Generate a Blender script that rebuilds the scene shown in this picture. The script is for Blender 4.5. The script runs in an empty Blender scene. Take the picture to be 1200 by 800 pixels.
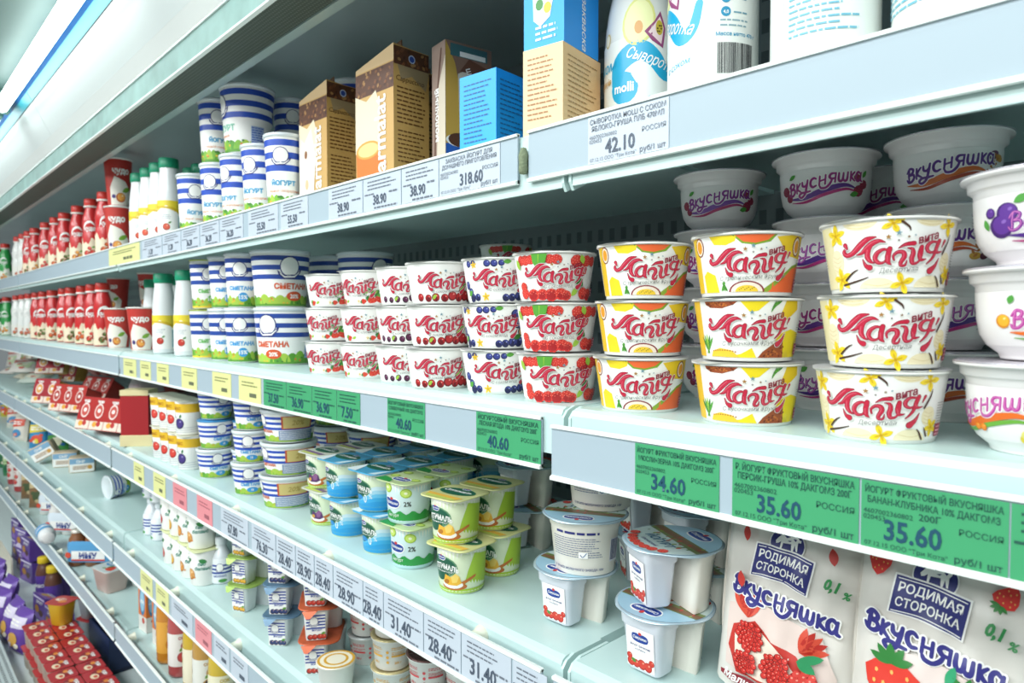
import bpy, bmesh, math, random
from mathutils import Vector, Matrix
from mathutils.geometry import tessellate_polygon
random.seed(7)
S = bpy.context.scene
COL = S.collection
PI = math.pi
H0 = 1.45                       # the eye is 1.45 m above the shop floor; heights below are measured from the eye
# ------------------------------------------------------------------ camera
F = 800.0                       # focal length in pixels of a 1200 px wide frame
PIT = math.atan(27 / F)
YAW = math.atan(763 / math.hypot(F, 27))
cd = bpy.data.cameras.new('camera'); cam = bpy.data.objects.new('camera', cd); COL.objects.link(cam)
cd.sensor_width = 36; cd.lens = F / 1200 * 36; cd.clip_start = .02; cd.clip_end = 60
cam.location = (0, 0, H0)
cam.rotation_euler = (PI / 2 - PIT, 0, PI / 2 - YAW)
cd.dof.use_dof = True; cd.dof.focus_distance = .72; cd.dof.aperture_fstop = 9.0
S.camera = cam
# ------------------------------------------------------------------ light
S.view_settings.view_transform = 'Standard'; S.view_settings.look = 'None'
S.view_settings.gamma = 1; S.view_settings.use_curve_mapping = False
S.view_settings.exposure = 0.10
W = bpy.data.worlds.new('store'); S.world = W; W.use_nodes = True
bg = W.node_tree.nodes['Background']; bg.inputs[0].default_value = (.86, .97, 1, 1); bg.inputs[1].default_value = .22
def area(name, loc, rot, sx, sy, power, col=(1, 1, 1)):
    l = bpy.data.lights.new(name, 'AREA'); l.shape = 'RECTANGLE'; l.size = sx; l.size_y = sy; l.energy = power; l.color = col
    o = bpy.data.objects.new(name, l); COL.objects.link(o); o.location = loc; o.rotation_euler = rot
area('store_ceiling_light', (-.6, -1.3, 3.0), (math.radians(28), 0, 0), 5.0, .5, 84, (.93, 1, 1))
area('store_ceiling_light', (-1.4, -3.4, 3.1), (math.radians(45), 0, 0), 7.0, .6, 135, (.95, 1, 1))
TUBE_POWER = 4.5
# ------------------------------------------------------------------ camera geometry helpers (a pixel column and a depth give a place)
FH = Vector((-math.cos(YAW), math.sin(YAW), 0)); RT = Vector((math.sin(YAW), math.cos(YAW), 0))
FW = FH * math.cos(PIT) + Vector((0, 0, -math.sin(PIT))); UP = RT.cross(FW)
def XP(px, Y, z):
    g = RT - FW * ((px - 600) / F)
    return -(g.y * Y + g.z * z) / g.x
def XL(pxl, Y, z, r):
    'x of an upright round thing whose left outline is at column pxl'
    x = XP(pxl, Y, z)
    for _ in range(6):
        d = Vector((x, Y, z)).dot(FW); t = (pxl - 600) / F
        x = XP(pxl + r * F / (d * math.cos(math.atan(t))), Y, z)
    return x
def along(C, dv, px):
    g = RT - FW * ((px - 600) / F)
    return -g.dot(C) / g.dot(dv)
def face(x, Y, f=1.0):
    return math.atan2(-x, Y) * f
# ------------------------------------------------------------------ materials
_M = {}
def lin(h):
    h = h.lstrip('#'); out = []
    for i in (0, 2, 4):
        c = int(h[i:i + 2], 16) / 255
        out.append(c / 12.92 if c <= .04045 else ((c + .055) / 1.055) ** 2.4)
    return (*out, 1)
def M(h, rough=.42, metal=0., emit=0., trans=0., noise=0., bump=0., scale=60., coat=0.):
    k = (h, rough, metal, emit, trans, noise, bump, scale, coat)
    if k in _M: return _M[k]
    m = bpy.data.materials.new('paint_' + h.strip('#')); m.use_nodes = True
    nt = m.node_tree; b = nt.nodes['Principled BSDF']; c = lin(h)
    b.inputs['Base Color'].default_value = c; b.inputs['Roughness'].default_value = rough; b.inputs['Metallic'].default_value = metal
    if coat: b.inputs['Coat Weight'].default_value = coat
    if trans: b.inputs['Transmission Weight'].default_value = trans; b.inputs['IOR'].default_value = 1.3
    if emit: b.inputs['Emission Color'].default_value = c; b.inputs['Emission Strength'].default_value = emit
    if noise or bump:
        tc = nt.nodes.new('ShaderNodeTexCoord'); nz = nt.nodes.new('ShaderNodeTexNoise'); nz.inputs['Scale'].default_value = scale; nz.inputs['Detail'].default_value = 4
        nt.links.new(tc.outputs['Object'], nz.inputs['Vector'])
        if noise:
            mx = nt.nodes.new('ShaderNodeMix'); mx.data_type = 'RGBA'
            mx.inputs['A'].default_value = tuple(v * (1 - noise) for v in c[:3]) + (1,); mx.inputs['B'].default_value = tuple(min(1, v * (1 + noise)) for v in c[:3]) + (1,)
            nt.links.new(nz.outputs['Fac'], mx.inputs['Factor']); nt.links.new(mx.outputs['Result'], b.inputs['Base Color'])
        if bump:
            bp = nt.nodes.new('ShaderNodeBump'); bp.inputs['Strength'].default_value = bump; bp.inputs['Distance'].default_value = .002
            nt.links.new(nz.outputs['Fac'], bp.inputs['Height']); nt.links.new(bp.outputs['Normal'], b.inputs['Normal'])
    _M[k] = m; return m
def stripes_mat(name, base, dark, axis, freq, ratio=.5, rough=.5, metal=0., axis2=None, freq2=0):
    m = bpy.data.materials.new(name); m.use_nodes = True; nt = m.node_tree; b = nt.nodes['Principled BSDF']
    b.inputs['Roughness'].default_value = rough; b.inputs['Metallic'].default_value = metal
    tc = nt.nodes.new('ShaderNodeTexCoord'); sp = nt.nodes.new('ShaderNodeSeparateXYZ'); nt.links.new(tc.outputs['Object'], sp.inputs[0])
    def wave(ax, fr):
        a = nt.nodes.new('ShaderNodeMath'); a.operation = 'MULTIPLY'; a.inputs[1].default_value = fr; nt.links.new(sp.outputs[ax], a.inputs[0])
        f = nt.nodes.new('ShaderNodeMath'); f.operation = 'FRACT'; nt.links.new(a.outputs[0], f.inputs[0])
        g = nt.nodes.new('ShaderNodeMath'); g.operation = 'LESS_THAN'; g.inputs[1].default_value = ratio; nt.links.new(f.outputs[0], g.inputs[0])
        return g
    g = wave(axis, freq)
    if axis2:
        g2 = wave(axis2, freq2); mm = nt.nodes.new('ShaderNodeMath'); mm.operation = 'MULTIPLY'
        nt.links.new(g.outputs[0], mm.inputs[0]); nt.links.new(g2.outputs[0], mm.inputs[1]); g = mm
    mx = nt.nodes.new('ShaderNodeMix'); mx.data_type = 'RGBA'; mx.inputs['A'].default_value = lin(base); mx.inputs['B'].default_value = lin(dark)
    nt.links.new(g.outputs[0], mx.inputs['Factor']); nt.links.new(mx.outputs['Result'], b.inputs['Base Color'])
    return m
WHITE = M('#f2f1ec', .35); PLASTIC = M('#f0efe9', .3, coat=.2); FOIL = M('#e4e6e6', .3, .35, bump=.5, scale=90)
ENAMEL = M('#c8e0dd', .33, noise=.04, scale=14); RAILM = M('#a8b8c2', .45); RAILEDGE = M('#edf3ef', .3); PEG = M('#e6e6d2', .45)
# ------------------------------------------------------------------ mesh building
class MB:
    def __init__(s): s.v = []; s.f = []; s.m = []; s.mats = []; s.sm = []
    def mi(s, m):
        if m not in s.mats: s.mats.append(m)
        return s.mats.index(m)
    def add(s, vs, fs, m, smooth=True):
        b = len(s.v); s.v += [tuple(v) for v in vs]; k = s.mi(m)
        for f in fs: s.f.append(tuple(i + b for i in f)); s.m.append(k); s.sm.append(smooth)
        return s
    def lathe(s, prof, m, n=40, smooth=True, c=(0, 0, 0)):
        vs = []; fs = []
        for r, z in prof:
            for i in range(n):
                a = 2 * PI * i / n; vs.append((c[0] + r * math.sin(a), c[1] - r * math.cos(a), c[2] + z))
        for j in range(len(prof) - 1):
            for i in range(n):
                k = (i + 1) % n; fs.append((j * n + i, j * n + k, (j + 1) * n + k, (j + 1) * n + i))
        s.add(vs, fs, m, smooth)
        if prof[0][0] > 1e-6: s.add([vs[i] for i in range(n)], [tuple(range(n))[::-1]], m, False)
        if prof[-1][0] > 1e-6: s.add(vs[-n:], [tuple(range(n))], m, False)
        return s
    def loft(s, loops, m, caps=(1, 1), smooth=True):
        n = len(loops[0]); vs = [p for l in loops for p in l]; fs = []
        for j in range(len(loops) - 1):
            for i in range(n):
                k = (i + 1) % n; fs.append((j * n + i, j * n + k, (j + 1) * n + k, (j + 1) * n + i))
        s.add(vs, fs, m, smooth)
        if caps[0]: s.add(loops[0], [tuple(range(n))[::-1]], m, False)
        if caps[1]: s.add(loops[-1], [tuple(range(n))], m, False)
        return s
    def box(s, x0, x1, y0, y1, z0, z1, m, b=.0008):
        b = min(b, (x1 - x0) / 3, (y1 - y0) / 3, (z1 - z0) / 3)
        def lp(d, z): return [(x0 + d, y0 + d, z), (x1 - d, y0 + d, z), (x1 - d, y1 - d, z), (x0 + d, y1 - d, z)]
        return s.loft([lp(b, z0), lp(0, z0 + b), lp(0, z1 - b), lp(b, z1)], m, smooth=False)
    def prism(s, prof, x0, x1, m, smooth=False):
        'profile of (y, z) run along x'
        return s.loft([[(x0, y, z) for y, z in prof], [(x1, y, z) for y, z in prof]], m, smooth=smooth)
    def tube(s, pts, r, m, n=8):
        loops = []
        for i, p in enumerate(pts):
            p = Vector(p); d = (Vector(pts[min(i + 1, len(pts) - 1)]) - Vector(pts[max(i - 1, 0)])).normalized()
            a = d.orthogonal().normalized(); b = d.cross(a); rr = r[i] if isinstance(r, (list, tuple)) else r
            loops.append([p + (a * math.cos(2 * PI * k / n) + b * math.sin(2 * PI * k / n)) * rr for k in range(n)])
        return s.loft(loops, m)
    def art(s, A, fn, ucut=(), vcut=()):
        bm = bmesh.new()
        for idx, (vs, fs, m, lay) in enumerate(A.e):
            off = lay * .00012 + idx * 2.5e-6; k = s.mi(m)
            bv = [bm.verts.new((x * .001, y * .001, off)) for x, y in vs]
            for f in fs:
                try: q = bm.faces.new([bv[i] for i in f]); q.material_index = k
                except ValueError: pass
        for cs, no in ((ucut, (1, 0, 0)), (vcut, (0, 1, 0))):
            for c in cs:
                bmesh.ops.bisect_plane(bm, geom=bm.verts[:] + bm.edges[:] + bm.faces[:], dist=1e-7, plane_co=Vector(no) * c, plane_no=no)
        bm.verts.index_update(); b = len(s.v)
        s.v += [tuple(fn(v.co.x, v.co.y, v.co.z + .0003)) for v in bm.verts]
        for f in bm.faces: s.f.append(tuple(v.index + b for v in f.verts)); s.m.append(f.material_index); s.sm.append(True)
        bm.free(); return s
    def mesh(s, name):
        me = bpy.data.meshes.new(name); me.from_pydata(s.v, [], s.f)
        for m in s.mats: me.materials.append(m)
        me.polygons.foreach_set('material_index', s.m); me.polygons.foreach_set('use_smooth', s.sm); me.update(); return me
    def obj(s, name, parent=None, loc=None):
        o = bpy.data.objects.new(name, s.mesh(name)); COL.objects.link(o); o.parent = parent
        if loc is not None: o.location = loc
        return o
def tag(o, label, cat, group=None, kind=None):
    o['label'] = label; o['category'] = cat
    if group: o['group'] = group
    if kind: o['kind'] = kind
    return o
def empty(name): o = bpy.data.objects.new(name, None); o.empty_display_size = .02; COL.objects.link(o); return o
class Proto:
    'one built thing; the first placing moves it, later ones copy it with its parts'
    def __init__(s, root): s.root = root; s.used = False
    def put(s, loc, rot, label, cat, group=None, scale=None):
        if not s.used: r = s.root; s.used = True
        else:
            r = s.root.copy(); COL.objects.link(r)
            for ch in s.root.children:
                c = ch.copy(); COL.objects.link(c); c.parent = r
                for g in ch.children: d = g.copy(); COL.objects.link(d); d.parent = c
        r.location = (loc[0], loc[1], loc[2] + H0)
        r.rotation_euler = rot if isinstance(rot, (tuple, list)) else (0, 0, rot)
        if scale: r.scale = scale
        if 'group' in r: del r['group']
        return tag(r, label, cat, group)
# ------------------------------------------------------------------ printed artwork (millimetres on the label)
_T = {}
def glyphs(t, bold=0.):
    k = (t, bold)
    if k not in _T:
        c = bpy.data.curves.new('lettering', 'FONT'); c.body = t; c.size = 1; c.resolution_u = 2; c.offset = bold
        o = bpy.data.objects.new('lettering', c); me = bpy.data.meshes.new_from_object(o)
        _T[k] = ([(v.co.x, v.co.y) for v in me.vertices], [tuple(p.vertices) for p in me.polygons])
        bpy.data.objects.remove(o); bpy.data.curves.remove(c); bpy.data.meshes.remove(me)
    return _T[k]
def crom(P, k=5):
    out = []; n = len(P)
    for i in range(n - 1):
        p0 = P[max(i - 1, 0)]; p1 = P[i]; p2 = P[i + 1]; p3 = P[min(i + 2, n - 1)]
        for j in range(k):
            t = j / k
            out.append(tuple(.5 * (2 * b + (c - a) * t + (2 * a - 5 * b + 4 * c - d) * t * t + (3 * b - a - 3 * c + d) * t ** 3) for a, b, c, d in zip(p0, p1, p2, p3)))
    out.append(tuple(P[-1])); return out
class Art:
    def __init__(s): s.e = []
    def poly(s, pts, m, lay=1):
        tr = tessellate_polygon([[Vector((x, y, 0)) for x, y in pts]])
        s.e.append((list(pts), [tuple(t) for t in tr], m, lay)); return s
    def rect(s, x0, y0, x1, y1, m, lay=0): s.e.append(([(x0, y0), (x1, y0), (x1, y1), (x0, y1)], [(0, 1, 2, 3)], m, lay)); return s
    def ell(s, x, y, rx, ry, m, lay=1, rot=0, n=18, a0=0, a1=2 * PI):
        c, q = math.cos(rot), math.sin(rot); pts = []
        for i in range(n):
            a = a0 + (a1 - a0) * i / (n if abs(a1 - a0 - 2 * PI) < 1e-6 else n - 1); u = rx * math.cos(a); v = ry * math.sin(a); pts.append((x + u * c - v * q, y + u * q + v * c))
        s.e.append((pts, [tuple(range(n))], m, lay)); return s
    def stroke(s, P, w, m, lay=2, k=5, grow=0.):
        'line through the points; w is one width or a width for each point'
        ws = w if isinstance(w, (list, tuple)) else [w] * len(P)
        Q = crom([(p[0], p[1], q) for p, q in zip(P, ws)], k); vs = []; n = len(Q)
        for i, (x, y, q) in enumerate(Q):
            a = Q[max(i - 1, 0)]; b = Q[min(i + 1, n - 1)]; dx, dy = b[0] - a[0], b[1] - a[1]; l = math.hypot(dx, dy) or 1; h = max(q, .02) / 2 + grow
            vs += [(x - dy / l * h, y + dx / l * h), (x + dy / l * h, y - dx / l * h)]
        s.e.append((vs, [(2 * i, 2 * i + 1, 2 * i + 3, 2 * i + 2) for i in range(n - 1)], m, lay))
        for x, y, q in (Q[0], Q[-1]):
            h = max(q, .02) / 2 + grow
            if h > .05: s.ell(x, y, h, h, m, lay, n=10)
        return s
    def text(s, t, x, y, size, m, lay=2, bold=0., rot=0., sx=1., shear=0., align='c', bend=None, fit=0):
        vs, fs = glyphs(t, bold)
        if not vs: return s
        x0 = min(v[0] for v in vs); x1 = max(v[0] for v in vs)
        if fit: sx = min(sx, fit / ((x1 - x0) * size))
        o = {'c': (x0 + x1) / 2, 'l': x0, 'r': x1}[align]; c, q = math.cos(rot), math.sin(rot); out = []
        for a, b in vs:
            a = (a - o) * size * sx + shear * b * size; b = b * size
            if bend: b += bend(a)
            out.append((x + a * c - b * q, y + a * q + b * c))
        s.e.append((out, fs, m, lay)); return s
    def lines(s, x0, y0, x1, n, step, m, lay=1, h=.5, rag=.25):
        'small print: rows of short dashes'
        for i in range(n):
            y = y0 - i * step; x = x0; xe = x1 - random.random() * rag * (x1 - x0)
            while x < xe:
                w = random.uniform(1.2, 3.6) * h * 1.6; s.rect(x, y, min(x + w, xe), y + h, m, lay); x += w + h * .8
        return s
    def bars(s, x0, y0, x1, y1, m, lay=2):
        x = x0
        while x < x1:
            w = random.choice((.3, .5, .9)); s.rect(x, y0, min(x + w, x1), y1, m, lay); x += w + random.choice((.35, .6))
        return s
    def leaf(s, x, y, l, w, rot, m, lay=2):
        pts = []; c, q = math.cos(rot), math.sin(rot)
        for i in range(7): t = i / 6; pts.append((l * t, w / 2 * math.sin(PI * t) ** .8))
        for i in range(5, 0, -1): t = i / 6; pts.append((l * t, -w / 2 * math.sin(PI * t) ** .8))
        return s.poly([(x + a * c - b * q, y + a * q + b * c) for a, b in pts], m, lay)
    def berry(s, x, y, r, m, dark, lite, lay=1):
        'lumpy raspberry'
        s.ell(x, y, r, r * .92, dark, lay)
        for ring, n in ((.78, 9), (.42, 5), (0, 1)):
            for i in range(n):
                a = 2 * PI * i / n + ring; px, py = x + ring * r * math.cos(a), y + ring * r * .9 * math.sin(a)
                s.ell(px, py, r * .27, r * .26, m, lay + .5, n=9); s.ell(px + r * .06, py + r * .08, r * .08, r * .07, lite, lay + 1, n=6)
        return s
    def ball(s, x, y, r, m, dark, lite, lay=1):
        s.ell(x, y, r, r, dark, lay); s.ell(x + r * .08, y + r * .1, r * .8, r * .8, m, lay + .4, n=14); s.ell(x + r * .3, y + r * .38, r * .22, r * .16, lite, lay + .8, n=8, rot=.5); return s
    def strawberry(s, x, y, r, rot=0., lay=1, m=None):
        m = m or M('#d8302a'); c, q = math.cos(rot), math.sin(rot)
        R = lambda a, b: (x + a * c - b * q, y + a * q + b * c)
        s.poly([R(r * a, r * b) for a, b in ((0, -1.25), (.45, -.85), (.85, -.1), (.9, .45), (.5, .8), (0, .85), (-.5, .8), (-.9, .45), (-.85, -.1), (-.45, -.85))], m, lay)
        for a, b in ((-.5, .4), (0, .45), (.5, .4), (-.3, 0), (.3, 0), (0, -.4), (-.6, 0), (.6, 0), (-.25, -.7), (.3, -.6)):
            px, py = R(r * a, r * b); s.ell(px, py, r * .06, r * .09, M('#f0b060'), lay + .5, n=5)
        for k in range(5):
            px, py = R(0, r * .75); s.leaf(px, py, r * .75, r * .3, rot + PI / 2 + (k - 2) * .62, M('#2f7a35'), lay + .7)
        return s
    def flower(s, x, y, r, rot=0., lay=1, m='#f0d22a', n=5):
        for k in range(n): s.leaf(x, y, r, r * .5, rot + 2 * PI * k / n, M(m), lay + .1 * (k % 2))
        for k in range(n): s.leaf(x, y, r * .6, r * .16, rot + 2 * PI * k / n, M('#d8b010'), lay + .6)
        return s.ell(x, y, r * .14, r * .14, M('#c89a10'), lay + .9, n=8)
    def star(s, x, y, r, m, lay=2, rot=.3):
        return s.poly([(x + (r if k % 2 == 0 else r * .42) * math.cos(rot + k * PI / 5), y + (r if k % 2 == 0 else r * .42) * math.sin(rot + k * PI / 5)) for k in range(10)], m, lay)
def frange(a, b, st): n = int(round((b - a) / st)); return [a + st * i for i in range(n + 1)]
def cone_map(prof, rm):
    def R(v):
        for (r0, z0), (r1, z1) in zip(prof, prof[1:]):
            if z0 <= v <= z1 and z1 > z0: return r0 + (r1 - r0) * (v - z0) / (z1 - z0)
        return prof[-1][0] if v > prof[-1][1] else prof[0][0]
    def f(u, v, o): r = R(v) + o; a = u / rm; return (r * math.sin(a), -r * math.cos(a), v)
    return f
def rrect(w, d, r, z, n=5, cx=0, cy=0):
    out = []; r = min(r, w / 2 - 1e-4, d / 2 - 1e-4)
    for sx, sy, a0 in ((1, -1, -PI / 2), (1, 1, 0), (-1, 1, PI / 2), (-1, -1, PI)):
        for i in range(n + 1):
            a = a0 + PI / 2 * i / n; out.append((cx + sx * (w / 2 - r) + r * math.cos(a), cy + sy * (d / 2 - r) + r * math.sin(a), z))
    return out
# ------------------------------------------------------------------ the setting
MB().box(-9, 4, -5, 1.6, -.05, 0, M('#b9bcb6', .5, noise=.08, scale=3)).obj('floor')['kind'] = 'structure'
case = tag(empty('refrigerated_showcase'), 'long open refrigerated dairy showcase with lit canopy and grey slotted back', 'showcase')
case.location = (0, 0, H0)
CX0, CX1 = -6.4, 1.25
SLOT = stripes_mat('slotted_back', '#848d90', '#5a6367', 'X', 40, .45, .45, 0, 'Z', 22)
MB().box(CX0, CX1, .95, .99, -1.3, .8, SLOT).obj('back_panel', case)
MB().box(CX0, CX1, .50, .95, .500, .515, M('#a9b8ba', .3, .35, noise=.2, scale=2.2)).obj('soffit', case)
HONEY = stripes_mat('honeycomb', '#3c463d', '#59655a', 'X', 160, .5, .6, 0, 'Y', 160)
MB().box(CX0, CX1, .4345, .4995, .452, .47, HONEY).obj('air_grille', case)
MB().prism([(.4995, .4495), (.5165, .4495), (.5165, .452), (.502, .453), (.502, .4995), (.4995, .4995)], CX0, CX1, M('#b6c9c6', .3, .3)).obj('grille_lip', case)
b = MB(); b.prism([(.430, .450), (.4335, .450), (.4335, .500), (.430, .500)], CX0, CX1, M('#93b3ad', .42, .1, noise=.45, scale=16))  # mottling in the colour stands in for coloured reflections on the plastic
b.prism([(.427, .4478), (.4345, .4478), (.4345, .4515), (.427, .4515)], CX0, CX1, RAILEDGE)
b.prism([(.4285, .5026), (.431, .5026), (.431, .5044), (.4285, .5044)], CX0, CX1, M('#2a3436', .5))
b.prism([(.427, .499), (.4345, .499), (.4345, .5025), (.427, .5025)], CX0, CX1, RAILEDGE)
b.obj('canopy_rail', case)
b = MB(); b.prism([(.430, .5045), (.436, .5045), (.420, .534), (.414, .534)], CX0, CX1, M('#f4f6f3', .35)).obj('canopy_trim', case)
x = CX0
for x1 in (-3.95, -2.39, -.85, CX1):
    MB().prism([(.4145, .535), (.422, .535), (.380, .622), (.372, .622)], x + .0015, x1 - .0015, M('#eef3f2', .4)).obj('canopy_panel', case)
    MB().prism([(.3716, .6235), (.379, .6235), (.3655, .6475), (.358, .6475)], x + .0015, x1 - .0015, M('#3aa6b6', .35, .1)).obj('reflector', case)
    MB().prism([(.358, .648), (.366, .648), (.352, .690), (.344, .690)], x + .0015, x1 - .0015, M('#1f63a8', .3, .2, noise=.3, scale=12)).obj('reflector', case)
    MB().prism([(.3712, .6222), (.3735, .6222), (.3725, .6236), (.3702, .6236)], x + .0015, x1 - .0015, M('#1c2a2c', .5)).obj('seam_strip', case)
    x = x1
MB().prism([(.344, .690), (.351, .690), (.351, .705), (.06, .715), (.06, .705)], CX0, CX1, M('#7d928d', .45, .2, noise=.16, scale=5)).obj('canopy_roof', case)
MB().prism([(.06, .705), (.06, .80), (.95, .80), (.95, .76), (.072, .76), (.072, .715)], CX0, CX1, M('#cfd8d6', .4)).obj('canopy_top', case)
for xs in (-3.86, -2.60, -1.335, -.07):
    MB().box(xs - .02, xs + .02, .300, .345, .628, .704, M('#7fb5ab', .25, .3)).obj('lamp_socket', case)
GRID = stripes_mat('intake_grid', '#c9d2d2', '#3b4448', 'X', 70, .5, .4, .3, 'Y', 70)
MB().box(CX0, CX1, .30, .95, -1.13, -1.09, M('#dfe9e8', .35)).obj('base_deck', case)
MB().box(CX0, CX1, .16, .30, -1.10, -1.03, GRID).obj('intake_grille', case)
MB().prism([(.12, -1.45), (.12, -1.07), (.13, -1.03), (.16, -1.025), (.16, -1.45)], CX0, CX1, M('#d3dbdc', .35)).obj('bumper', case)
MB().box(CX0, CX1, .36, .95, -1.45, -1.13, M('#8a9496', .5)).obj('plinth', case)
# lamps
for k, x0 in enumerate((-5.10, -3.835, -2.57, -1.305, -.04)):
    t = empty('fluorescent_tube'); t.location = (x0 + .6, .318, .632 + H0)
    tag(t, 'glowing fluorescent tube under the canopy, ' + ('farthest of the row', 'second from the far end', 'the one whose end shows top left', 'fourth from the far end', 'nearest of the row')[k], 'lamp tube', 'fluorescent tubes under the canopy')
    m = MB(); m.loft([[(xx, .0175 * math.cos(2 * PI * i / 20), .0175 * math.sin(2 * PI * i / 20)) for i in range(20)] for xx in (-.575, .575)], M('#f2fffc', .4, emit=TUBE_POWER))
    m.obj('glass_tube', t)
    for s in (-1, 1):
        m = MB(); m.loft([[(xx * s, r * math.cos(2 * PI * i / 20), r * math.sin(2 * PI * i / 20)) for i in range(20)] for xx, r in ((.572, .0182), (.59, .0182), (.594, .013), (.612, .013))], M('#9ac8be', .25, .7)); m.obj('end_cap', t)
# ------------------------------------------------------------------ shelves
SEAM = (-.4466, -2.04, -3.62, -5.2)
BAYN = ('nearest bay', 'second bay', 'third bay', 'farthest bay')
LEVN = {'A': 'upper', 'B': 'eye level', 'C': 'waist level', 'D': 'second lowest', 'E': 'lowest'}
ZT = {'A': .190, 'B': -.088, 'C': -.340, 'D': -.578, 'E': -.845}
LIP = {'A': .062, 'B': .048, 'C': .07, 'D': .07, 'E': .06}
RAIL = {}
def shelf(lev, bay):
    x1 = 1.2 if bay == 0 else SEAM[bay - 1] - .003; x0 = SEAM[bay] + .003; zt = ZT[lev]; lp = LIP[lev]
    r = tag(empty('display_shelf'), 'pale mint steel shelf with price rail, %s shelf of the %s' % (LEVN[lev], BAYN[bay]), 'shelf', 'steel shelves of the showcase')
    r.location = (0, 0, zt + H0)
    MB().prism([(.95, 0), (.507, 0), (.502, -.0025), (.5, -.007), (.5, -lp), (.504, -lp), (.504, -.012), (.95, -.012)], x0 + .0035, x1 - .0035, ENAMEL).obj('shelf_plate', r)
    for xa, xb in ((x0, x0 + .0032), (x1 - .0032, x1)):
        MB().prism([(.56, .0008), (.516, .0008), (.505, -.003), (.499, -.010), (.4985, -lp + .004), (.503, -lp - .004), (.56, -.04)], xa, xb, ENAMEL).obj('end_bracket', r)
    if lev in 'AB':
        yr = .4960; za, zb = (0, -.0505) if lev == 'A' else (-.012, -.0635)
        if bay == 0 and lev == 'B': yr = .4865; za, zb = -.0165, -.0685
    else: yr = .473; za, zb = {'C': (-.003, -.058), 'D': (-.018, -.072), 'E': (.029, -.021)}[lev]
    xa = x0 + .004; xb = x1 - .004
    if bay == 1 and lev == 'A': xb = XP(607, yr, zt)
    if bay == 0 and lev == 'A': xa = XP(619, yr, zt)
    if bay == 1 and lev == 'B': xb = XP(635, yr, zt)
    if bay == 0 and lev == 'B': xa = XP(646, yr, zt)
    RAIL[lev, bay] = (yr, zt + za, zt + zb)
    cuts = [xa, xb]
    if lev == 'A' and bay == 1: cuts = [xa, -1.222, xb]
    if lev == 'C' and bay == 2: cuts = [xa, -2.75, xb]
    for p, q in zip(cuts, cuts[1:]):
        m = MB(); m.prism([(yr, za), (yr + .0024, za), (yr + .0024, zb), (yr, zb)], p + .0006, q - .0006, RAILM)
        m.prism([(yr - .0022, za - .0022), (yr - .0022, za), (yr - .001, za + .001), (yr + .0032, za + .001), (yr + .0032, za - .0022)], p + .0006, q - .0006, RAILEDGE)
        m.prism([(yr - .0026, zb - .001), (yr - .003, zb + .002), (yr, zb + .0036), (yr + .0024, zb + .0036), (yr + .0024, zb - .001)], p + .0006, q - .0006, RAILEDGE)
        m.obj('price_rail', r)
    if lev in 'CDE':
        n = max(2, int((xb - xa) / .30)); 
        for i in range(n):
            px = xb - .12 - i * (xb - xa - .2) / (n - 1)
            if px < -4.2: continue
            MB().loft([[(px + rr * math.cos(2 * PI * k / 12), yy, (za - .014) + rr * math.sin(2 * PI * k / 12)) for k in range(12)] for yy, rr in ((.5, .011), (.497, .011), (.494, .0085), (.4752, .006))], PEG).obj('rail_peg', r)
for lev in 'ABCDE':
    for bay in range(4):
        if bay == 0 and lev in 'DE': continue
        shelf(lev, bay)
# ------------------------------------------------------------------ price labels
INKS = {'g': ('#43a06d', '#1d4d63', '#24594c'), 'w': ('#c2cbd6', '#4a5566', '#6d7480'), 'y': ('#e3e29b', '#6a6f55', '#8f8e62'), 'r': ('#e58f96', '#a35a66', '#b5656f')}
def label(lev, bay, pl, pr, tone, price, desc, l1='', l2='', l3='', detail=0, psize=.36, px=.45, group=None):
    yr, za, zb = RAIL[lev, bay]; zc = (za + zb) / 2; xl = XP(pl, yr - .002, zc); xr = XP(pr, yr - .002, zc)
    w = (xr - xl) * 1000 - .4; h = (za - zb) * 1000 - 7.2; bgc, ink, ink2 = (M(q, .4) for q in INKS[tone]); A = Art()
    if detail == 2: psize = .31
    if price: A.text(price, -w / 2 + w * px, -h / 2 + h * .17, h * psize * 1.35, ink, bold=.022, sx=.82)
    if detail == 2:
        ts = min(h * .155, w * .075)
        A.text(l1, 0, h * .33, ts, ink2, bold=.012, fit=w * .94); A.text(l2, 0, h * .18, ts, ink2, bold=.012, fit=w * .9)
        if l3: A.text(l3, 0, h * .04, ts, ink2, bold=.012)
        A.text('РОССИЯ', w * .47, -h * .06, ts * .9, ink2, align='r'); A.text('руб/1 шт', w * .47, -h * .45, ts, ink2, bold=.01, align='r')
        A.text('07.12.15 ООО "Три Кота"', -w * .47, -h * .46, ts * .7, ink2, align='l', fit=w * .6); A.text('4607002360802', -w * .48, h * .02, ts * .75, ink2, align='l'); A.text('020453', -w * .48, -h * .07, ts * .75, ink2, align='l')
    elif detail == 1:
        for i, q in enumerate((.36, .25, .14)): A.lines(-w * .38, h * q, w * .40, 1, 1, ink2, h=h * .035, rag=.35)
        A.lines(-w * .46, -h * .02, -w * .2, 1, 1, ink2, h=h * .04); A.lines(w * .2, -h * .06, w * .45, 1, 1, ink2, h=h * .05); A.lines(-w * .2, -h * .46, w * .45, 1, 1, ink2, h=h * .05)
    else:
        A.lines(-w * .35, h * .25, w * .38, 2, h * .13, ink2, h=h * .05); A.lines(w * .0, -h * .3, w * .3, 1, 1, ink, h=h * .16, rag=0)
    m = MB(); m.box(-w / 2000, w / 2000, 0, .0005, -h / 2000, h / 2000, bgc, b=.0001)
    m.art(A, lambda u, v, o: (u, -o, v))
    o = m.obj('price_label', None, ((xl + xr) / 2, yr - .0008, zc + H0)); tag(o, desc, 'price label', group or 'price labels on the shelf rails')
YOG = 'ЙОГУРТ ФРУКТОВЫЙ ВКУСНЯШКА'
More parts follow.
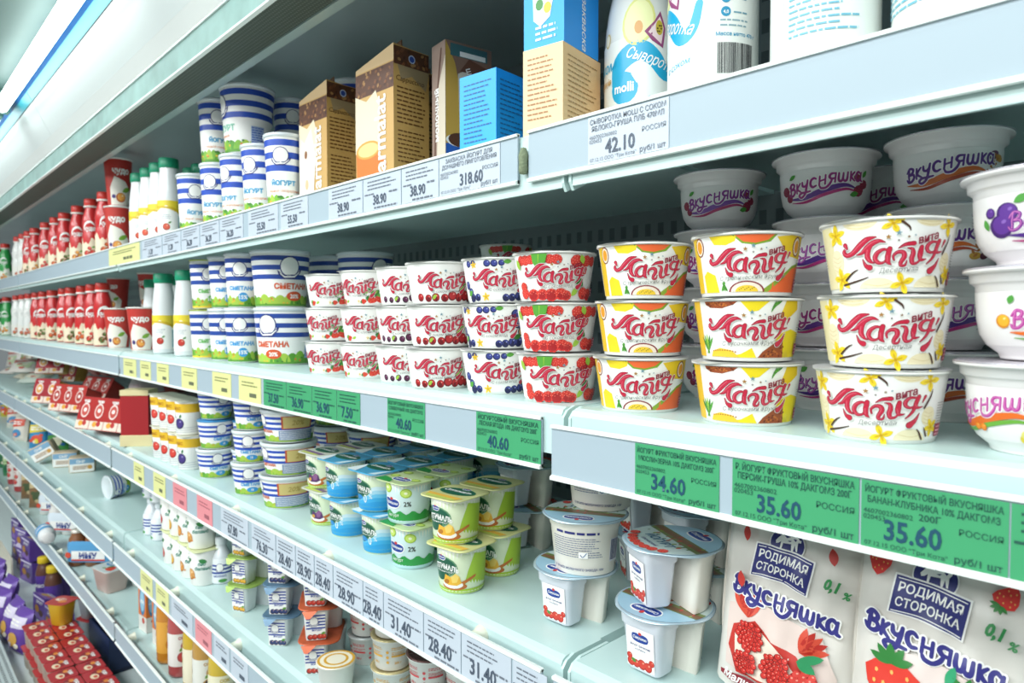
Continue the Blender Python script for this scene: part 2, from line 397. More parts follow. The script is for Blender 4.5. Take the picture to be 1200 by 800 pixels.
label('B', 0, 743, 842, 'g', '34.60', 'green price label reading 34.60 under the pineapple cups', YOG, 'МЮСЛИ+ЗЕРНА 10% ДАКГОМЗ 200Г', detail=2, px=.42)
label('B', 0, 857, 1006, 'g', '35.60', 'green price label reading 35.60, left one of the two with that price', 'Р. ' + YOG, 'ПЕРСИК-ГРУША 10% ДАКГОМЗ 200Г', detail=2, px=.40)
label('B', 0, 1008, 1182, 'g', '35.60', 'green price label reading 35.60, right one of the two with that price', YOG, 'БАНАН-КЛУБНИКА 10% ДАКГОМЗ', '200Г', detail=2, px=.38)
label('B', 0, 1183.5, 1290, 'g', '', 'green price label cut off by the right edge of the picture', detail=1)
label('B', 1, 557, 633, 'g', '40.60', 'green price label reading 40.60 at the end of its rail', 'ЙОГУРТОВЫЙ ВКУСНЯШКА', 'ЛЕСНАЯ ЯГОДА 10% ДАКГОМЗ 200Г', detail=2, px=.36)
label('B', 1, 453, 497, 'g', '40.60', 'green price label reading 40.60 standing alone on the rail', 'ЙОГУРТОВЫЙ ВКУСНЯШКА', 'СЛИВОЧНЫЙ 10% ДАКГОМЗ', detail=2)
for a, c, p, d in ((394, 421, '7.50', 'reading 7.50'), (365, 393.5, '36.90', 'reading 36.90 beside the 7.50 label'), (335, 364.5, '36.90', 'reading 36.90, next to the 37.50 label'), (308, 334.5, '37.50', 'reading 37.50')):
    label('B', 1, a, c, 'g', p, 'green price label ' + d, detail=1)
for k, (a, c) in enumerate(((279, 305), (248, 270), (212, 230), (183, 197), (163.5, 176), (144, 159))):
    label('B', 1, a, c, 'y', '', 'yellow price label on the eye level rail, %s from the green ones' % ('first', 'second', 'third', 'fourth', 'fifth', 'sixth')[k])
label('A', 0, 688, 783, 'w', '42.10', 'white price label reading 42.10 under the tall whey bottles', 'СЫВОРОТКА MOLLI С СОКОМ', 'ЯБЛОКО-ГРУША ПЛБ 470МЛ', detail=2, px=.42)
label('A', 1, 514, 585, 'w', '318.60', 'white price label reading 318.60', 'ЗАКВАСКА ЙОГУРТ ДЛЯ', 'ДОМАШНЕГО ПРИГОТОВЛЕНИЯ', detail=2, px=.55)
for a, c, p, d in ((470, 513, '38.90', 'reading 38.90, right one of three'), (425, 469, '38.90', 'reading 38.90, middle one of three'), (384, 424, '38.90', 'reading 38.90, left one of three'), (328, 360, '55.50', 'reading 55.50, right one of two'), (290, 325, '55.50', 'reading 55.50, left one of two'),
                   (257, 284, '36.20', 'reading 36.20, beside the rail joint'), (234, 256, '36.20', 'reading 36.20, second left of the rail joint'), (212, 233, '36.20', 'reading 36.20, third left of the rail joint'), (190, 211, '11.20', 'reading 11.20'), (166, 189, '11.20', 'beside the pale yellow one on the upper rail')):
    label('A', 1, a, c, 'w', p, 'white price label ' + d, detail=1, psize=.30)
label('A', 1, 127, 163, 'y', '', 'pale yellow price label on the upper rail')
for a, c, p, d in ((600, 640, '31.40', 'cut by the bottom edge of the picture'), (540, 598, '31.40', 'reading 31.40, lower right one of two'), (496, 539, '28.40', 'reading 28.40, fourth and largest of four'), (449, 495, '31.40', 'reading 31.40, upper left one of two'), (425, 448, '28.40', 'reading 28.40, third of four'), (390, 424, '28.90', 'reading 28.90, right one of two'), (368, 389, '28.40', 'reading 28.40, second of four'),
                   (346, 367, '28.90', 'reading 28.90, left one of two'), (323, 345, '28.40', 'reading 28.40, first and smallest of four'), (294, 322, '76.30', 'reading 76.30'), (258, 290, '67.80', 'reading 67.80')):
    label('C', 1, a, c, 'w', p, 'white price label on the waist level rail ' + d, detail=1, psize=.37)
for k, (a, c) in enumerate(((230, 248), (202, 218))): label('C', 1, a, c, 'r', '', 'red price label on the waist level rail, %s one' % ('right', 'left')[k])
for k, (a, c) in enumerate(((179, 193), (156, 168))): label('C', 1, a, c, 'y', '', 'yellow price label on the waist level rail, %s one' % ('right', 'left')[k])
label('D', 1, 228, 247, 'r', '', 'red price label on the second lowest rail')
for k, (a, c) in enumerate(((182, 197), (164, 178))): label('D', 1, a, c, 'y', '', 'yellow price label on the second lowest rail, %s one' % ('right', 'left')[k])
for k, (a, c) in enumerate(((200, 225), (250, 268), (270, 290))): label('D', 1, a, c, 'w', '', 'white price label on the second lowest rail, %s' % ('left of the red one', 'just right of the red one', 'second right of the red one')[k])
# ------------------------------------------------------------------ products: dessert cups with fruit sleeves
LOGO_RED = M('#c4233f', .35); LOGO_DK = M('#83142f', .35); LOGO_LT = M('#de6478', .35); SLEEVE = M('#f4f3ee', .38); GREYINK = M('#8b8b88', .4); PALE = M('#f8f6f2', .35)
MAGIC = [  # strokes of the script logo, traced at 1 unit = 1 px of a 1060 px wide cup
    ([(258, 338), (240, 372), (262, 405), (312, 388), (370, 325), (432, 268), (500, 250)], [10, 34, 36, 40, 46, 40, 10]),
    ([(345, 408), (388, 392), (432, 342), (482, 302), (530, 288), (572, 302)], [8, 26, 38, 40, 28, 8]),
    ([(468, 322), (440, 370), (432, 430), (455, 475), (486, 492)], [20, 36, 40, 26, 6]),
    ([(602, 382), (562, 368), (512, 400), (494, 450), (520, 490), (565, 488), (592, 450)], [14, 22, 32, 34, 28, 16, 10]),
    ([(612, 362), (598, 430), (600, 485), (626, 512)], [34, 38, 34, 6]),
    ([(648, 470), (642, 430), (678, 397), (720, 402), (730, 440), (706, 488), (704, 520), (740, 518), (752, 476)], [12, 18, 26, 34, 36, 30, 22, 16, 6]),
    ([(682, 362), (735, 330), (800, 320)], [6, 26, 36]),
    ([(755, 362), (790, 372), (800, 412), (790, 462), (802, 502), (842, 494), (868, 440), (866, 352)], [8, 24, 34, 36, 28, 16, 16, 30]),
    ([(864, 352), (854, 420), (866, 470), (908, 464)], [30, 36, 26, 5]),
    ([(992, 310), (942, 308), (908, 350), (918, 392), (958, 402), (990, 362)], [14, 22, 32, 26, 16, 10]),
    ([(1002, 296), (984, 372), (1000, 402), (1034, 392)], [32, 34, 22, 5]),
    ([(984, 384), (962, 452), (918, 508)], [30, 22, 8]),
    ([(394, 452), (415, 510), (448, 532)], [5, 26, 48]), ([(1016, 456), (992, 525), (952, 572)], [5, 30, 54]),
    ([(1046, 294), (1030, 352)], [22, 6]), ([(258, 308), (272, 344)], [38, 14])]
def magic_logo(A, T, sub):
    sc = .082
    for P, w in MAGIC:
        Q = [T(*p) for p in P]; A.stroke(Q, [x * sc for x in w], PALE, 5, grow=.62); A.stroke(Q, [x * sc for x in w], LOGO_DK, 6, grow=.22)
        A.stroke(Q, [max(x * sc - .35, .1) for x in w], LOGO_RED, 7)
        if max(w) > 30: A.stroke([(x - .45, y + .25) for x, y in Q[1:-1]] if len(Q) > 3 else Q[:2], [max(x * sc * .16, .08) for x in (w[1:-1] if len(w) > 3 else w[:2])], LOGO_LT, 8)
    x, y = T(915, 300); A.text('вита', x, y, 7.2, LOGO_DK, 7, bold=.03, rot=.30, shear=.25, sx=.9)
    for sx, sy, c, r in ((600, 256, '#a8783a', 2), (680, 222, '#6d93a0', 2), (757, 260, '#8a6a4a', 1.2), (680, 290, '#6a5a5a', 1), (806, 246, '#6d93a0', .9)):
        x, y = T(sx, sy); A.star(x, y, r, M(c), 6)
    x, y = T(690, 580); A.text(sub, x, y, 4.6, GREYINK, 6, rot=.04, shear=.2, bold=.005)
def small_print(A):
    A.lines(49, 29, 59, 9, 1.9, GREYINK, 2, h=.45, rag=.2); A.rect(50, 5, 60, 14, M('#a3304a'), 2)
    for i in range(3): A.rect(51, 6 + 2.6 * i, 59, 7.4 + 2.6 * i, M('#e0a0ac'), 3)
    A.text('125г', 56, 3.2, 3, GREYINK, 2); A.lines(-64, 34, -52, 9, 1.9, GREYINK, 2, h=.45)
def ragged(A, x0, x1, y0, d, m, lay=1, up=False, n=14, seed=1):
    r = random.Random(seed); pts = [(x0, y0), (x1, y0)] if up else [(x1, y0), (x0, y0)]
    xs = [x0 + (x1 - x0) * i / n for i in range(n + 1)]
    if up: xs = xs[::-1]
    s = 1 if up else -1
    A.poly(pts + [(x, y0 + s * d * (.75 + .5 * r.random())) for x in xs], m, lay)
def deco(A, kind):
    g1, g2, g3 = M('#5aa43a'), M('#3c7d2c'), M('#9cc443'); R = random.Random(kind)
    if kind == 'vanilla':
        A.rect(-58, 3, -41, 48, M('#eadfb0'), .2); sc = M('#efe3bd'); sh = M('#d9c48a')
        for x, y, rx, ry in ((-19, 49, 11, 6), (24, 49, 10, 5), (-8, 2, 13, 8), (28, 3, 12, 8), (-38, 22, 6, 9), (41, 20, 6, 7)):
            y0, y1 = max(3, y - ry), min(48.4, y + ry)
            A.poly([(px, min(48.4, max(3, py))) for px, py in [(x + rx * math.cos(a), y + ry * math.sin(a)) for a in frange(0, 2 * PI - .3, .3)]], sc, .6)
            for k in range(4): A.stroke([(x - rx * .7, y + ry * (.5 - .35 * k)), (x, y + ry * (.3 - .35 * k)), (x + rx * .6, y + ry * (.45 - .35 * k))] if 3 < y + ry * (.2 - .35 * k) < 47 else [(x, min(47, max(4, y)))] * 2, .35, sh, .9)
        A.flower(-37, 41, 8.5, .3, 1.2); A.flower(-35, 9.5, 9, .5, 1.2); A.flower(1, 46.5, 7.5, 3.6, 1.2, n=4); A.flower(8, 6, 8.5, .35, 1.2, n=4); A.flower(38, 45, 8, 3.3, 1.2, n=4); A.flower(45, 12, 7, .8, 1.2)
        for P in (((-31, 9), (-25, 14), (-21, 16)), ((-33, 5.5), (-22, 8), (-14, 10.5)), ((6, 47.5), (10, 44), (11, 41.5)), ((36, 26), (40, 34), (41, 39)), ((37, 4), (34, 9), (32, 11)), ((41, 6), (39, 10), (38, 12))):
            A.stroke(P, [1.6, 1.3, .6], M('#4a2f22'), 2)
    elif kind == 'pineapple':
        ch = M('#f2d91f'); ye = M('#e8b923'); br = M('#9a4a24'); bd = M('#6d2d16')
        A.rect(-58, 3, -41, 49, ye, .3); A.poly([(44, 49), (31, 49), (28, 40), (27, 28), (34, 34), (46, 42)], M('#edc81e'), .8); A.poly([(44, 3), (18, 3), (27, 22), (40, 26), (58, 22), (58, 3)], ch, .7)
        A.poly([(-4, 48.6), (17, 48.6), (9, 41), (3, 40)], ch, .8); A.poly([(-18, 3), (-4, 6), (5, 11), (9, 3)], ch, .8)
        A.poly([(-34, 48.6), (-6, 48.6), (-9, 46), (-18, 43), (-28, 43.5), (-33, 46)], br, 1); A.poly([(10, 3), (14, 8), (24, 15), (32, 19), (34, 3)], br, 1.2)
        for i in range(26):
            x, y = R.uniform(-32, -9), R.uniform(44, 48); A.ell(x, y, 1, .7, bd if i % 2 else M('#c4702e'), 1.5, n=6)
        for i in range(30):
            x = R.uniform(15, 33); y = R.uniform(4, 3 + (x - 12) * .72); A.ell(x, y, 1.1, .8, bd if i % 2 else M('#c06a2c'), 1.6, n=6)
        for k in range(5): A.leaf(-38 + k, 5, 17, 2.6, 1.0 + .28 * k, (g1, g2, g3)[k % 3], 1.4); A.leaf(22 + k * 1.3, 49, 10, 1.6, -1.9 - .16 * k, (g2, g1)[k % 2], 1.4)
        A.poly([(-32, 3.2), (-30, 8), (-22, 10.5), (-12, 9), (-5, 3.2)], M('#f0c73a'), 1.5)
        for i in range(10): A.ell(-29 + 2.3 * i, 8.8 - .05 * (i - 4) ** 2, .8, .7, M('#b5762a'), 1.8, n=6)
    elif kind == 'passion':
        ye = M('#f0d428'); orr = M('#ef6a35'); A.rect(-58, 3, -44, 49, M('#e9c020'), .3)
        A.poly([(-30, 48.8), (-8, 48.8), (-9, 44), (-16, 41), (-26, 42)], ye, .8); A.poly([(-11, 48.8), (22, 48.8), (17, 43), (6, 40.5), (-4, 42)], M('#7fa52e'), .9); A.poly([(-9, 48.8), (20, 48.8), (15, 44.4), (6, 42), (-3, 43.3)], orr, 1.1)
        A.poly([(22, 47), (36, 48.8), (58, 48.8), (58, 30), (34, 32)], M('#eec822'), .8); A.ell(45, 40, 6, 8, M('#7c2a2c'), 1.2); A.ell(45, 40, 4.9, 6.9, M('#f2e3cc'), 1.5); A.ell(45, 40, 3.6, 5.2, M('#e79a24'), 1.8)
        A.ell(-43, 41, 6, 8, M('#7c2a2c'), 1.2); A.ell(-43, 41, 4.9, 6.9, M('#f2e3cc'), 1.5); A.ell(-43, 41, 3.6, 5.2, M('#e79a24'), 1.8)
        A.poly([(-40, 3), (-41, 17), (-36, 21), (-27, 17), (-24, 3)], ye, .8); A.poly([(12, 3), (22, 11), (42, 23), (58, 26), (58, 3)], orr, .8); A.poly([(12, 3), (14, 5.5), (42, 24.5), (58, 28), (58, 26), (42, 22), (18, 3)], M('#8aa832'), 1)
        for k in range(4): A.leaf(-22 + 2 * k, 3.5, 9, 2.2, 1.1 + .35 * k, (g1, g2)[k % 2], 1.2)
        a = frange(0, PI, PI / 14); A.poly([(0 + 15 * math.cos(t), 3.2 + 9 * math.sin(t)) for t in a], M('#8a2f38'), 1.4); A.poly([(13.4 * math.cos(t), 3.3 + 7.8 * math.sin(t)) for t in a], M('#f4e4d2'), 1.7); A.poly([(9.5 * math.cos(t), 3.4 + 5.2 * math.sin(t)) for t in a], M('#eec83a'), 2)
        for i in range(9): A.ell(-6 + 1.5 * i, 5 + (i % 3) * .9, .6, .5, M('#8c7a24'), 2.3, n=6)
    elif kind == 'raspberry':
        rd, dk, lt = M('#dc3a30'), M('#a81e22'), M('#f5907c')
        for x, y, r in ((-38, 46, 5), (-31, 46, 5), (-24, 46.3, 4.6), (-4, 46.5, 4.5), (3, 46.5, 4.8), (24, 43, 6), (31, 33, 6.8), (37, 45, 5.5), (47, 42, 5), (-36, 8, 5.5), (-37, 15, 4.5), (-23, 6, 6), (-12, 6.4, 5.6), (-2, 6, 6.2), (8, 7, 5.8), (14, 5.5, 5), (36, 8, 6), (45, 7, 6)):
            A.berry(x, min(y, 48.3 - r * 1.15), r * 1.15, rd, dk, lt, 1)
        A.poly([(-22, 48.6), (-6, 48.6), (-8, 40), (-16, 32), (-21, 40)], g1, 1.9); A.poly([(-15, 48), (-14, 48), (-15.5, 34)], g3, 2.2); A.leaf(28, 48, 10, 6, -1.2, g3, 1.9); A.leaf(24, 22, 12, 9, -.5, g2, 1.9); A.leaf(20, 5, 12, 6, .9, g3, 1.9); A.leaf(-44, 44, 12, 6, -1.2, g3, 1.9)
    elif kind == 'blueberry':
        b1, b2, b3 = M('#3d4690'), M('#20244f'), M('#9aa4da')
        for x, y, r in ((-38, 45, 4), (-30, 45.2, 3.6), (-12, 45, 4), (-4, 45, 4), (4, 45.3, 3.5), (29, 40, 5.4), (36, 44, 5), (33, 29, 5.8), (40, 35, 5.2), (-39, 12, 5), (-36, 5.5, 5.2), (-27, 6, 4.4), (-45, 20, 5), (10, 5.6, 4.4), (18, 6, 4.6), (27, 7.5, 5.4), (36, 8, 6), (46, 12, 6), (47, 26, 6)): A.ball(x, min(y, 48.4 - r), r, b1, b2, b3, 1)
        A.ell(38, 20, 4.6, 5.4, b2, 2); A.ell(38, 20, 3.2, 4, M('#c99a5a'), 2.3); A.flower(-15, 6.5, 5.5, .4, 2, '#f2c84a'); A.flower(-29, 43, 4.5, .4, 2, '#f2c84a'); A.leaf(6, 46, 9, 5, .1, g1, 1.9); A.leaf(-44, 8, 10, 6, .6, g1, 1.9); A.leaf(28, 12, 11, 6, .3, g2, 1.9)
    elif kind in ('cherry', 'black'):
        c = ('#b52025', '#6f0f18', '#f08a80') if kind == 'cherry' else ('#5b2146', '#2e1028', '#b48aa8'); c = [M(q) for q in c]
        for x, y, r in ((-30, 7.5, 5), (-18, 6.5, 4.6), (-8, 7.5, 5.2), (4, 7, 5), (14, 9.5, 6), (24, 8, 5.6), (34, 10, 6.6), (43, 7.5, 5), (28, 16, 5)): A.ball(x, y, r * (1 if kind == 'cherry' else .86), *c, 1)
        A.leaf(24, 17, 14, 7, .7, g3, 2.4); A.leaf(30, 20, 10, 5, 1.4, g1, 2.4); A.leaf(-12, 5, 8, 4, .9, g3, 2.4); A.stroke(((34, 16), (38, 26), (36, 36)), .6, g2, 2.4); A.stroke(((41, 12), (40, 24), (36, 36)), .6, g2, 2.4)
    elif kind == 'strawberry':
        for x, y, r, o in ((26, 9, 6.5, 1.2), (38, 11, 7, .7), (14, 6.5, 4, 1.7), (47, 7, 5, .9), (-26, 6, 4.5, 1.9)): A.strawberry(x, y, r, o, 1)
        for k in range(7): A.leaf(16 + 3 * k, 15 + (k % 3) * 2, 9, 5, 1.9 - .3 * k, (g1, g3, g2)[k % 3], .8)
        A.flower(6, 6.5, 4.5, .3, 1.6, '#f6f2e2'); A.leaf(-20, 5, 8, 4, .4, g3, .9); A.leaf(-34, 6, 8, 4, .6, g1, .9)
SUB = {'vanilla': 'Десертная', 'raspberry': 'С соком ягод', 'passion': 'С тропическим фруктом', 'pineapple': 'С кусочками фруктов', 'blueberry': 'С соком ягод', 'cherry': 'С соком вишни', 'black': 'С соком ягод', 'strawberry': 'С клубникой'}
CUPP = [(.0368, .0032), (.0437, .0492)]
def magic_cup(kind):
    r = empty('dessert_cup'); m = MB()
    m.lathe([(0, .0015), (.033, .0015), (.0345, 0), (.0362, 0), (.0365, .0026), (.0368, .0032), (.0437, .0492), (.0458, .0493), (.0462, .0501), (.0458, .0511), (.0438, .0512)], PLASTIC, 48).obj('cup', r)
    A = Art(); cx, hw, yt, yb = 620, 540, 100, 720
    def T(x, y):
        q = max(-1, min(1, (x - cx) / 575)); return (41.5 * math.asin(q), 3.2 + (yb - y) / (yb - yt) * 45.6)
    A.rect(-126, 3.3, 126, 49.1, SLEEVE, 0); deco(A, kind); small_print(A); magic_logo(A, T, SUB[kind])
    m = MB(); m.art(A, cone_map(CUPP, .0402), frange(-.126, .126, .0035)); m.obj('paper_sleeve', r)
    m = MB(); R = random.Random(kind + 'lid'); n = 48; top = []; edge = []
    for i in range(n):
        a = 2 * PI * i / n; tab = max(0, math.cos(a + .75)) ** 24 * .0045; rr = .0462 + tab; edge.append((rr * math.sin(a), -rr * math.cos(a), .0516 + R.uniform(-.0003, .0003) - tab * .15)); top.append((.0425 * math.sin(a), -.0425 * math.cos(a), .0518))
    m.loft([edge, top, [(x * .98, y * .98, .0512) for x, y, z in top]], FOIL, (1, 1)); m.obj('foil_lid', r)
    return Proto(r)
MAG = {k: magic_cup(k) for k in SUB}
FL = {'vanilla': 'vanilla flower', 'pineapple': 'pineapple', 'passion': 'passion fruit', 'raspberry': 'raspberry', 'blueberry': 'blueberry', 'cherry': 'cherry', 'black': 'dark cherry', 'strawberry': 'strawberry'}
LV3 = ('lowest', 'middle', 'topmost')
MY = .553
def magstack(kind, px, Y, turn, jit, n=3, kinds=None, where='', left=None, xs=None):
    for i in range(n):
        k = kinds[i] if kinds else kind; z = ZT['B'] + i * .0532
        x = xs + ((i * 7) % 3 - 1) * .001 if xs else (XL(left[i] if isinstance(left, tuple) else left, Y, z + .05, .0466) if left else XP(px[i], Y, z + .05))
        y = Y + jit[i % len(jit)] * .002
        if kinds: d = 'white dessert cup printed with %s, %s of the tropical stack beside the vanilla cups' % (FL[k], LV3[i])
        else: d = 'white dessert cup printed with %s, %s of its stack%s' % ((FL[k].replace('berry', 'berries').replace('cherry', 'cherries') if k not in ('passion', 'vanilla') else FL[k] + ('s' if k == 'vanilla' else '')), LV3[i] if n == 3 else ('lowest', 'second', 'third', 'topmost')[i], where)
        MAG[k].put((x, y, z), face(x, Y) + turn[i % len(turn)], d, 'dessert cup', 'stacked fruit dessert cups')
magstack('vanilla', (1031, 1036, 1040), .552, (-.16, .0, .06), (0, .3, -.4))
magstack('', (875, 875.5, 874), .552, (0, -.02, .02), (0, 0, .4), kinds=('pineapple', 'pineapple', 'passion'))
magstack('passion', (750, 752, 755), .552, (-.05, .03, .05), (0, .4, 0))
magstack('raspberry', (654, 652, 650), .552, (.03, -.06, -.02), (0, .5, -.3))
magstack('blueberry', None, .556, (.05, -.25, -.05), (0, 0, 0), xs=-.606)
magstack('cherry', None, .541, (-.1, -.1, .02), (0, .4, 0), xs=-.7005)
magstack('black', None, .556, (-.12, -.3, -.2), (0, .2, .4), xs=-.796)
magstack('strawberry', None, .556, (-.55, -.25, -.62), (0, .2, .4), xs=-.8935, where=' beside the dark cherries')
magstack('strawberry', None, .556, (-.55, -.6, -.3), (0, .2, .4), xs=-1.0045, where=' nearest the striped tubs')
magstack('raspberry', (592,) * 4, .80, (.1, .3, .2, .4), (0, 1, 0, 1), n=4, where=' at the back behind the blueberries')
# ------------------------------------------------------------------ rounded white cups with hand lettering
KP = [(.0265, .001), (.0275, .0035), (.0335, .0085), (.0378, .016), (.0398, .026), (.0412, .0478), (.0432, .0498), (.0444, .0506), (.0449, .0565), (.0485, .0570), (.0488, .0582), (.0484, .0592), (.044, .0592)]
SCRIPT = [  # the wavy brush word, x-height 1
    [(.45, 1.35), (.35, .7), (.3, .1)], [(.1, 1.05), (.5, 1.42), (1.0, 1.2), (.9, .85), (.5, .72), (1.0, .62), (1.1, .25), (.7, -.05), (.2, 0), (0, .3)], [(1.5, 1.1), (1.42, 0)], [(2.02, 1.05), (1.55, .5), (2.05, 0)],
    [(2.35, 1.08), (2.4, .62), (2.75, .45), (3.05, .7)], [(3.15, 1.12), (3.0, .4), (2.7, -.45), (2.1, -.75), (1.75, -.45), (2.1, -.2), (2.8, -.3), (3.5, -.35)], [(4.3, .92), (4.0, 1.1), (3.62, .9), (3.55, .4), (3.85, .02), (4.3, .1)],
    [(4.8, 1.1), (4.72, 0)], [(5.55, 1.1), (5.48, 0)], [(4.75, .5), (5.5, .58)], [(6.8, 1.08), (6.3, 1.1), (6.05, .8), (6.3, .5), (6.8, .5)], [(6.88, 1.1), (6.78, 0)], [(6.4, .45), (6.1, -.1), (5.6, -.45), (5.0, -.4), (4.8, -.15)],
    [(7.3, 1.05), (7.25, .3), (7.5, 0), (7.8, .25), (7.9, 1.0)], [(7.85, .3), (8.1, 0), (8.4, .2), (8.5, 1.05)], [(8.95, 1.1), (8.9, 0)], [(9.5, 1.05), (9.02, .5), (9.55, 0)], [(10.5, .9), (10.1, 1.1), (9.78, .7), (9.85, .15), (10.2, 0), (10.5, .4)], [(10.62, 1.05), (10.52, .2), (10.85, 0)]]
def brush_word(A, wf, w, m, lay, edge=None, hi=None):
    for P in SCRIPT:
        Q = [wf(*p) for p in P]
        if edge: A.stroke(Q, w, edge, lay, grow=w * .3)
        A.stroke(Q, [w * .8] + [w * 1.08] * (len(Q) - 2) + [w * .8], m, lay + 1)
        if hi: A.stroke([(x - w * .12, y + w * .15) for x, y in Q], w * .2, hi, lay + 1.6)
def wavy_cup(kind):
    r = empty('dessert_cup'); MB().lathe([(0, .002), (.024, .002), (.0262, 0)] + KP, M('#eeeae8', .28, coat=.3), 48).obj('cup', r)
    A = Art(); tint = {'plum': ('#7a2f8e', '#4f2a80', '#b8327e'), 'orange': ('#b03590', '#e06a20', '#6aa83a'), 'cherry': ('#8a3a90', '#7c4aa0', '#b03a6a'), 'grain': ('#5a2f80', '#c8662a', '#a8442a'), 'berry': ('#9a2f7a', '#5f2f86', '#b82f76')}[kind]
    ink, s1, s2 = (M(c, .35) for c in tint)
    A.rect(-98, 9, 98, 44, M('#eeeae8', .28, coat=.3), 0)
    wf = lambda x, y: (-33 + 6.3 * x, 23 + 7.4 * y + 5.5 * math.sin((x / 10.8) * 2.5 - .45) + .25 * x)
    brush_word(A, wf, 2.0, ink, 4, PALE, M('#e58cc8', .35) if kind in ('orange', 'plum') else None)
    P = [(-34, 18), (-18, 17.5), (0, 23), (18, 27), (30, 24)]; A.stroke(P, [.6, 4, 5, 3.6, .5], s1, 2); A.stroke([(x + 2, y - 3.6) for x, y in P], [.5, 2.2, 3.0, 2.2, .4], s2, 2.5)
    g = M('#4f9a3e')
    if kind == 'plum':
        for x, y, q in ((-34, 32, 6.5), (-38, 24, 7.5), (-45, 33, 3.4)): A.ball(x, y, q, M('#5f3390'), M('#43206a'), M('#8a62b8'), 1)
        A.leaf(-30, 38, 9, 5, .5, g); A.leaf(-47, 22, 8, 4, 1.9, g); A.leaf(34, 30, 8, 5, .2, g)
    elif kind == 'orange':
        A.ball(-38, 25, 4.5, M('#f0b02e'), M('#d88a1c'), M('#f8dc8a'), 1); A.ball(34, 28, 9, M('#f08c1e'), M('#d8700f'), M('#f8c878'), 1); A.ell(27, 13, 7, 4.5, M('#e6cf3a'), 3.2, .2); A.ell(24, 15, 3, 3, M('#ece07a'), 3.5); A.ell(40, 15, 6, 4.5, M('#e0502a'), 3.2)
        A.leaf(20, 36, 11, 6, .25, g); A.leaf(-34, 36, 6, 4, 1.2, g); A.leaf(34, 37, 9, 5, -.2, M('#6ab04a')); A.ball(-8, 17, 2.6, M('#f08c1e'), M('#d8700f'), M('#f8c878'), 3.3); A.ball(-3, 17, 2.6, M('#f08c1e'), M('#d8700f'), M('#f8c878'), 3.3)
    elif kind == 'grain':
        for k in range(10): A.leaf(28 + k * 1.2, 16 + k * 2.2, 5, 2.2, 2.2 if k % 2 else .6, M('#a8682a'), 1.5)
        A.ell(35, 38, 6, 3.5, M('#6a3a5a'), 1.2, .3); A.ell(42, 36, 5, 3, M('#c08a3a'), 1.4, -.2); A.ell(30, 17, 5, 3, M('#c89a3a'), 1.2); A.ell(38, 17, 4, 3, M('#5a2a3a'), 1.4)
    else:
        for x, y, q in ((-38, 26, 5), (-34, 19, 4), (33, 22, 5.5), (38, 28, 4.5), (30, 34, 3.5)): A.berry(x, y, q, M('#8e2440'), M('#5c1630'), M('#c86a80'), 1)
        A.leaf(-32, 36, 8, 4, .5, g); A.leaf(24, 18, 9, 5, .2, g); A.leaf(36, 34, 8, 4, 1., g)
    A.text('200 г', 70, 22, 5, ink, 2); A.lines(60, 36, 86, 7, 2.4, M('#7a6a80'), 1, h=.6)
    A.lines(-92, 36, -66, 8, 2.4, M('#7a6a80'), 1, h=.6)
    m = MB(); m.art(A, cone_map(KP, .040), frange(-.10, .10, .004), (.0085, .016, .026)); m.obj('print', r)
    m = MB(); m.lathe([(.0487, .0588), (.0492, .0594), (.047, .0602), (.0, .0602)], M('#c9c3cc', .25, .5, noise=.3, scale=120), 48).obj('foil_lid', r)
    return Proto(r)
WAV = {k: wavy_cup(k) for k in ('plum', 'orange', 'cherry', 'grain', 'berry')}
KZ = .0612
for i, (k, pl, tn, q) in enumerate((('orange', 1116, -.75, 'lowest'), ('orange', 1127, .32, 'middle'), ('plum', 1124.5, .32, 'topmost'))):
    z = ZT['B'] + i * KZ; x = XL(pl, .562, z + .055, .0488)
    WAV[k].put((x, .562, z), face(x, .56) + tn, 'white bowl cup with %s lettering, %s of the stack at the right edge' % ('plum and violet' if k == 'plum' else 'orange swoosh', q), 'dessert cup', 'white cups with wavy lettering')
BACK = ((842, .69, ('berry', 'cherry', 'berry', 'cherry'), 'behind the pineapple cups'), (966, .685, ('plum', 'berry', 'plum', 'berry'), 'between the pineapple and vanilla cups'), (1108, .69, ('grain', 'plum', 'grain', 'grain'), 'right behind the vanilla cups'), (762, .80, ('grain', 'cherry', 'grain'), 'far back behind passion fruit cups'), (1032, .80, ('cherry', 'berry', 'cherry', 'berry'), 'far back behind vanilla cups'), (1296, .70, ('grain', 'orange', 'orange'), 'at far right behind the front stack'))
for px, Y, ks, wh in BACK:
    for i, k in enumerate(ks):
        z = ZT['B'] + i * KZ; x = XP(px, Y, z); WAV[k].put((x, Y, z), face(x, Y) + random.uniform(-.2, .2), 'shaded white bowl cup %s, %s' % (wh, ('on the shelf', 'second up', 'third up', 'fourth up')[i]), 'dessert cup', 'white cups with wavy lettering')
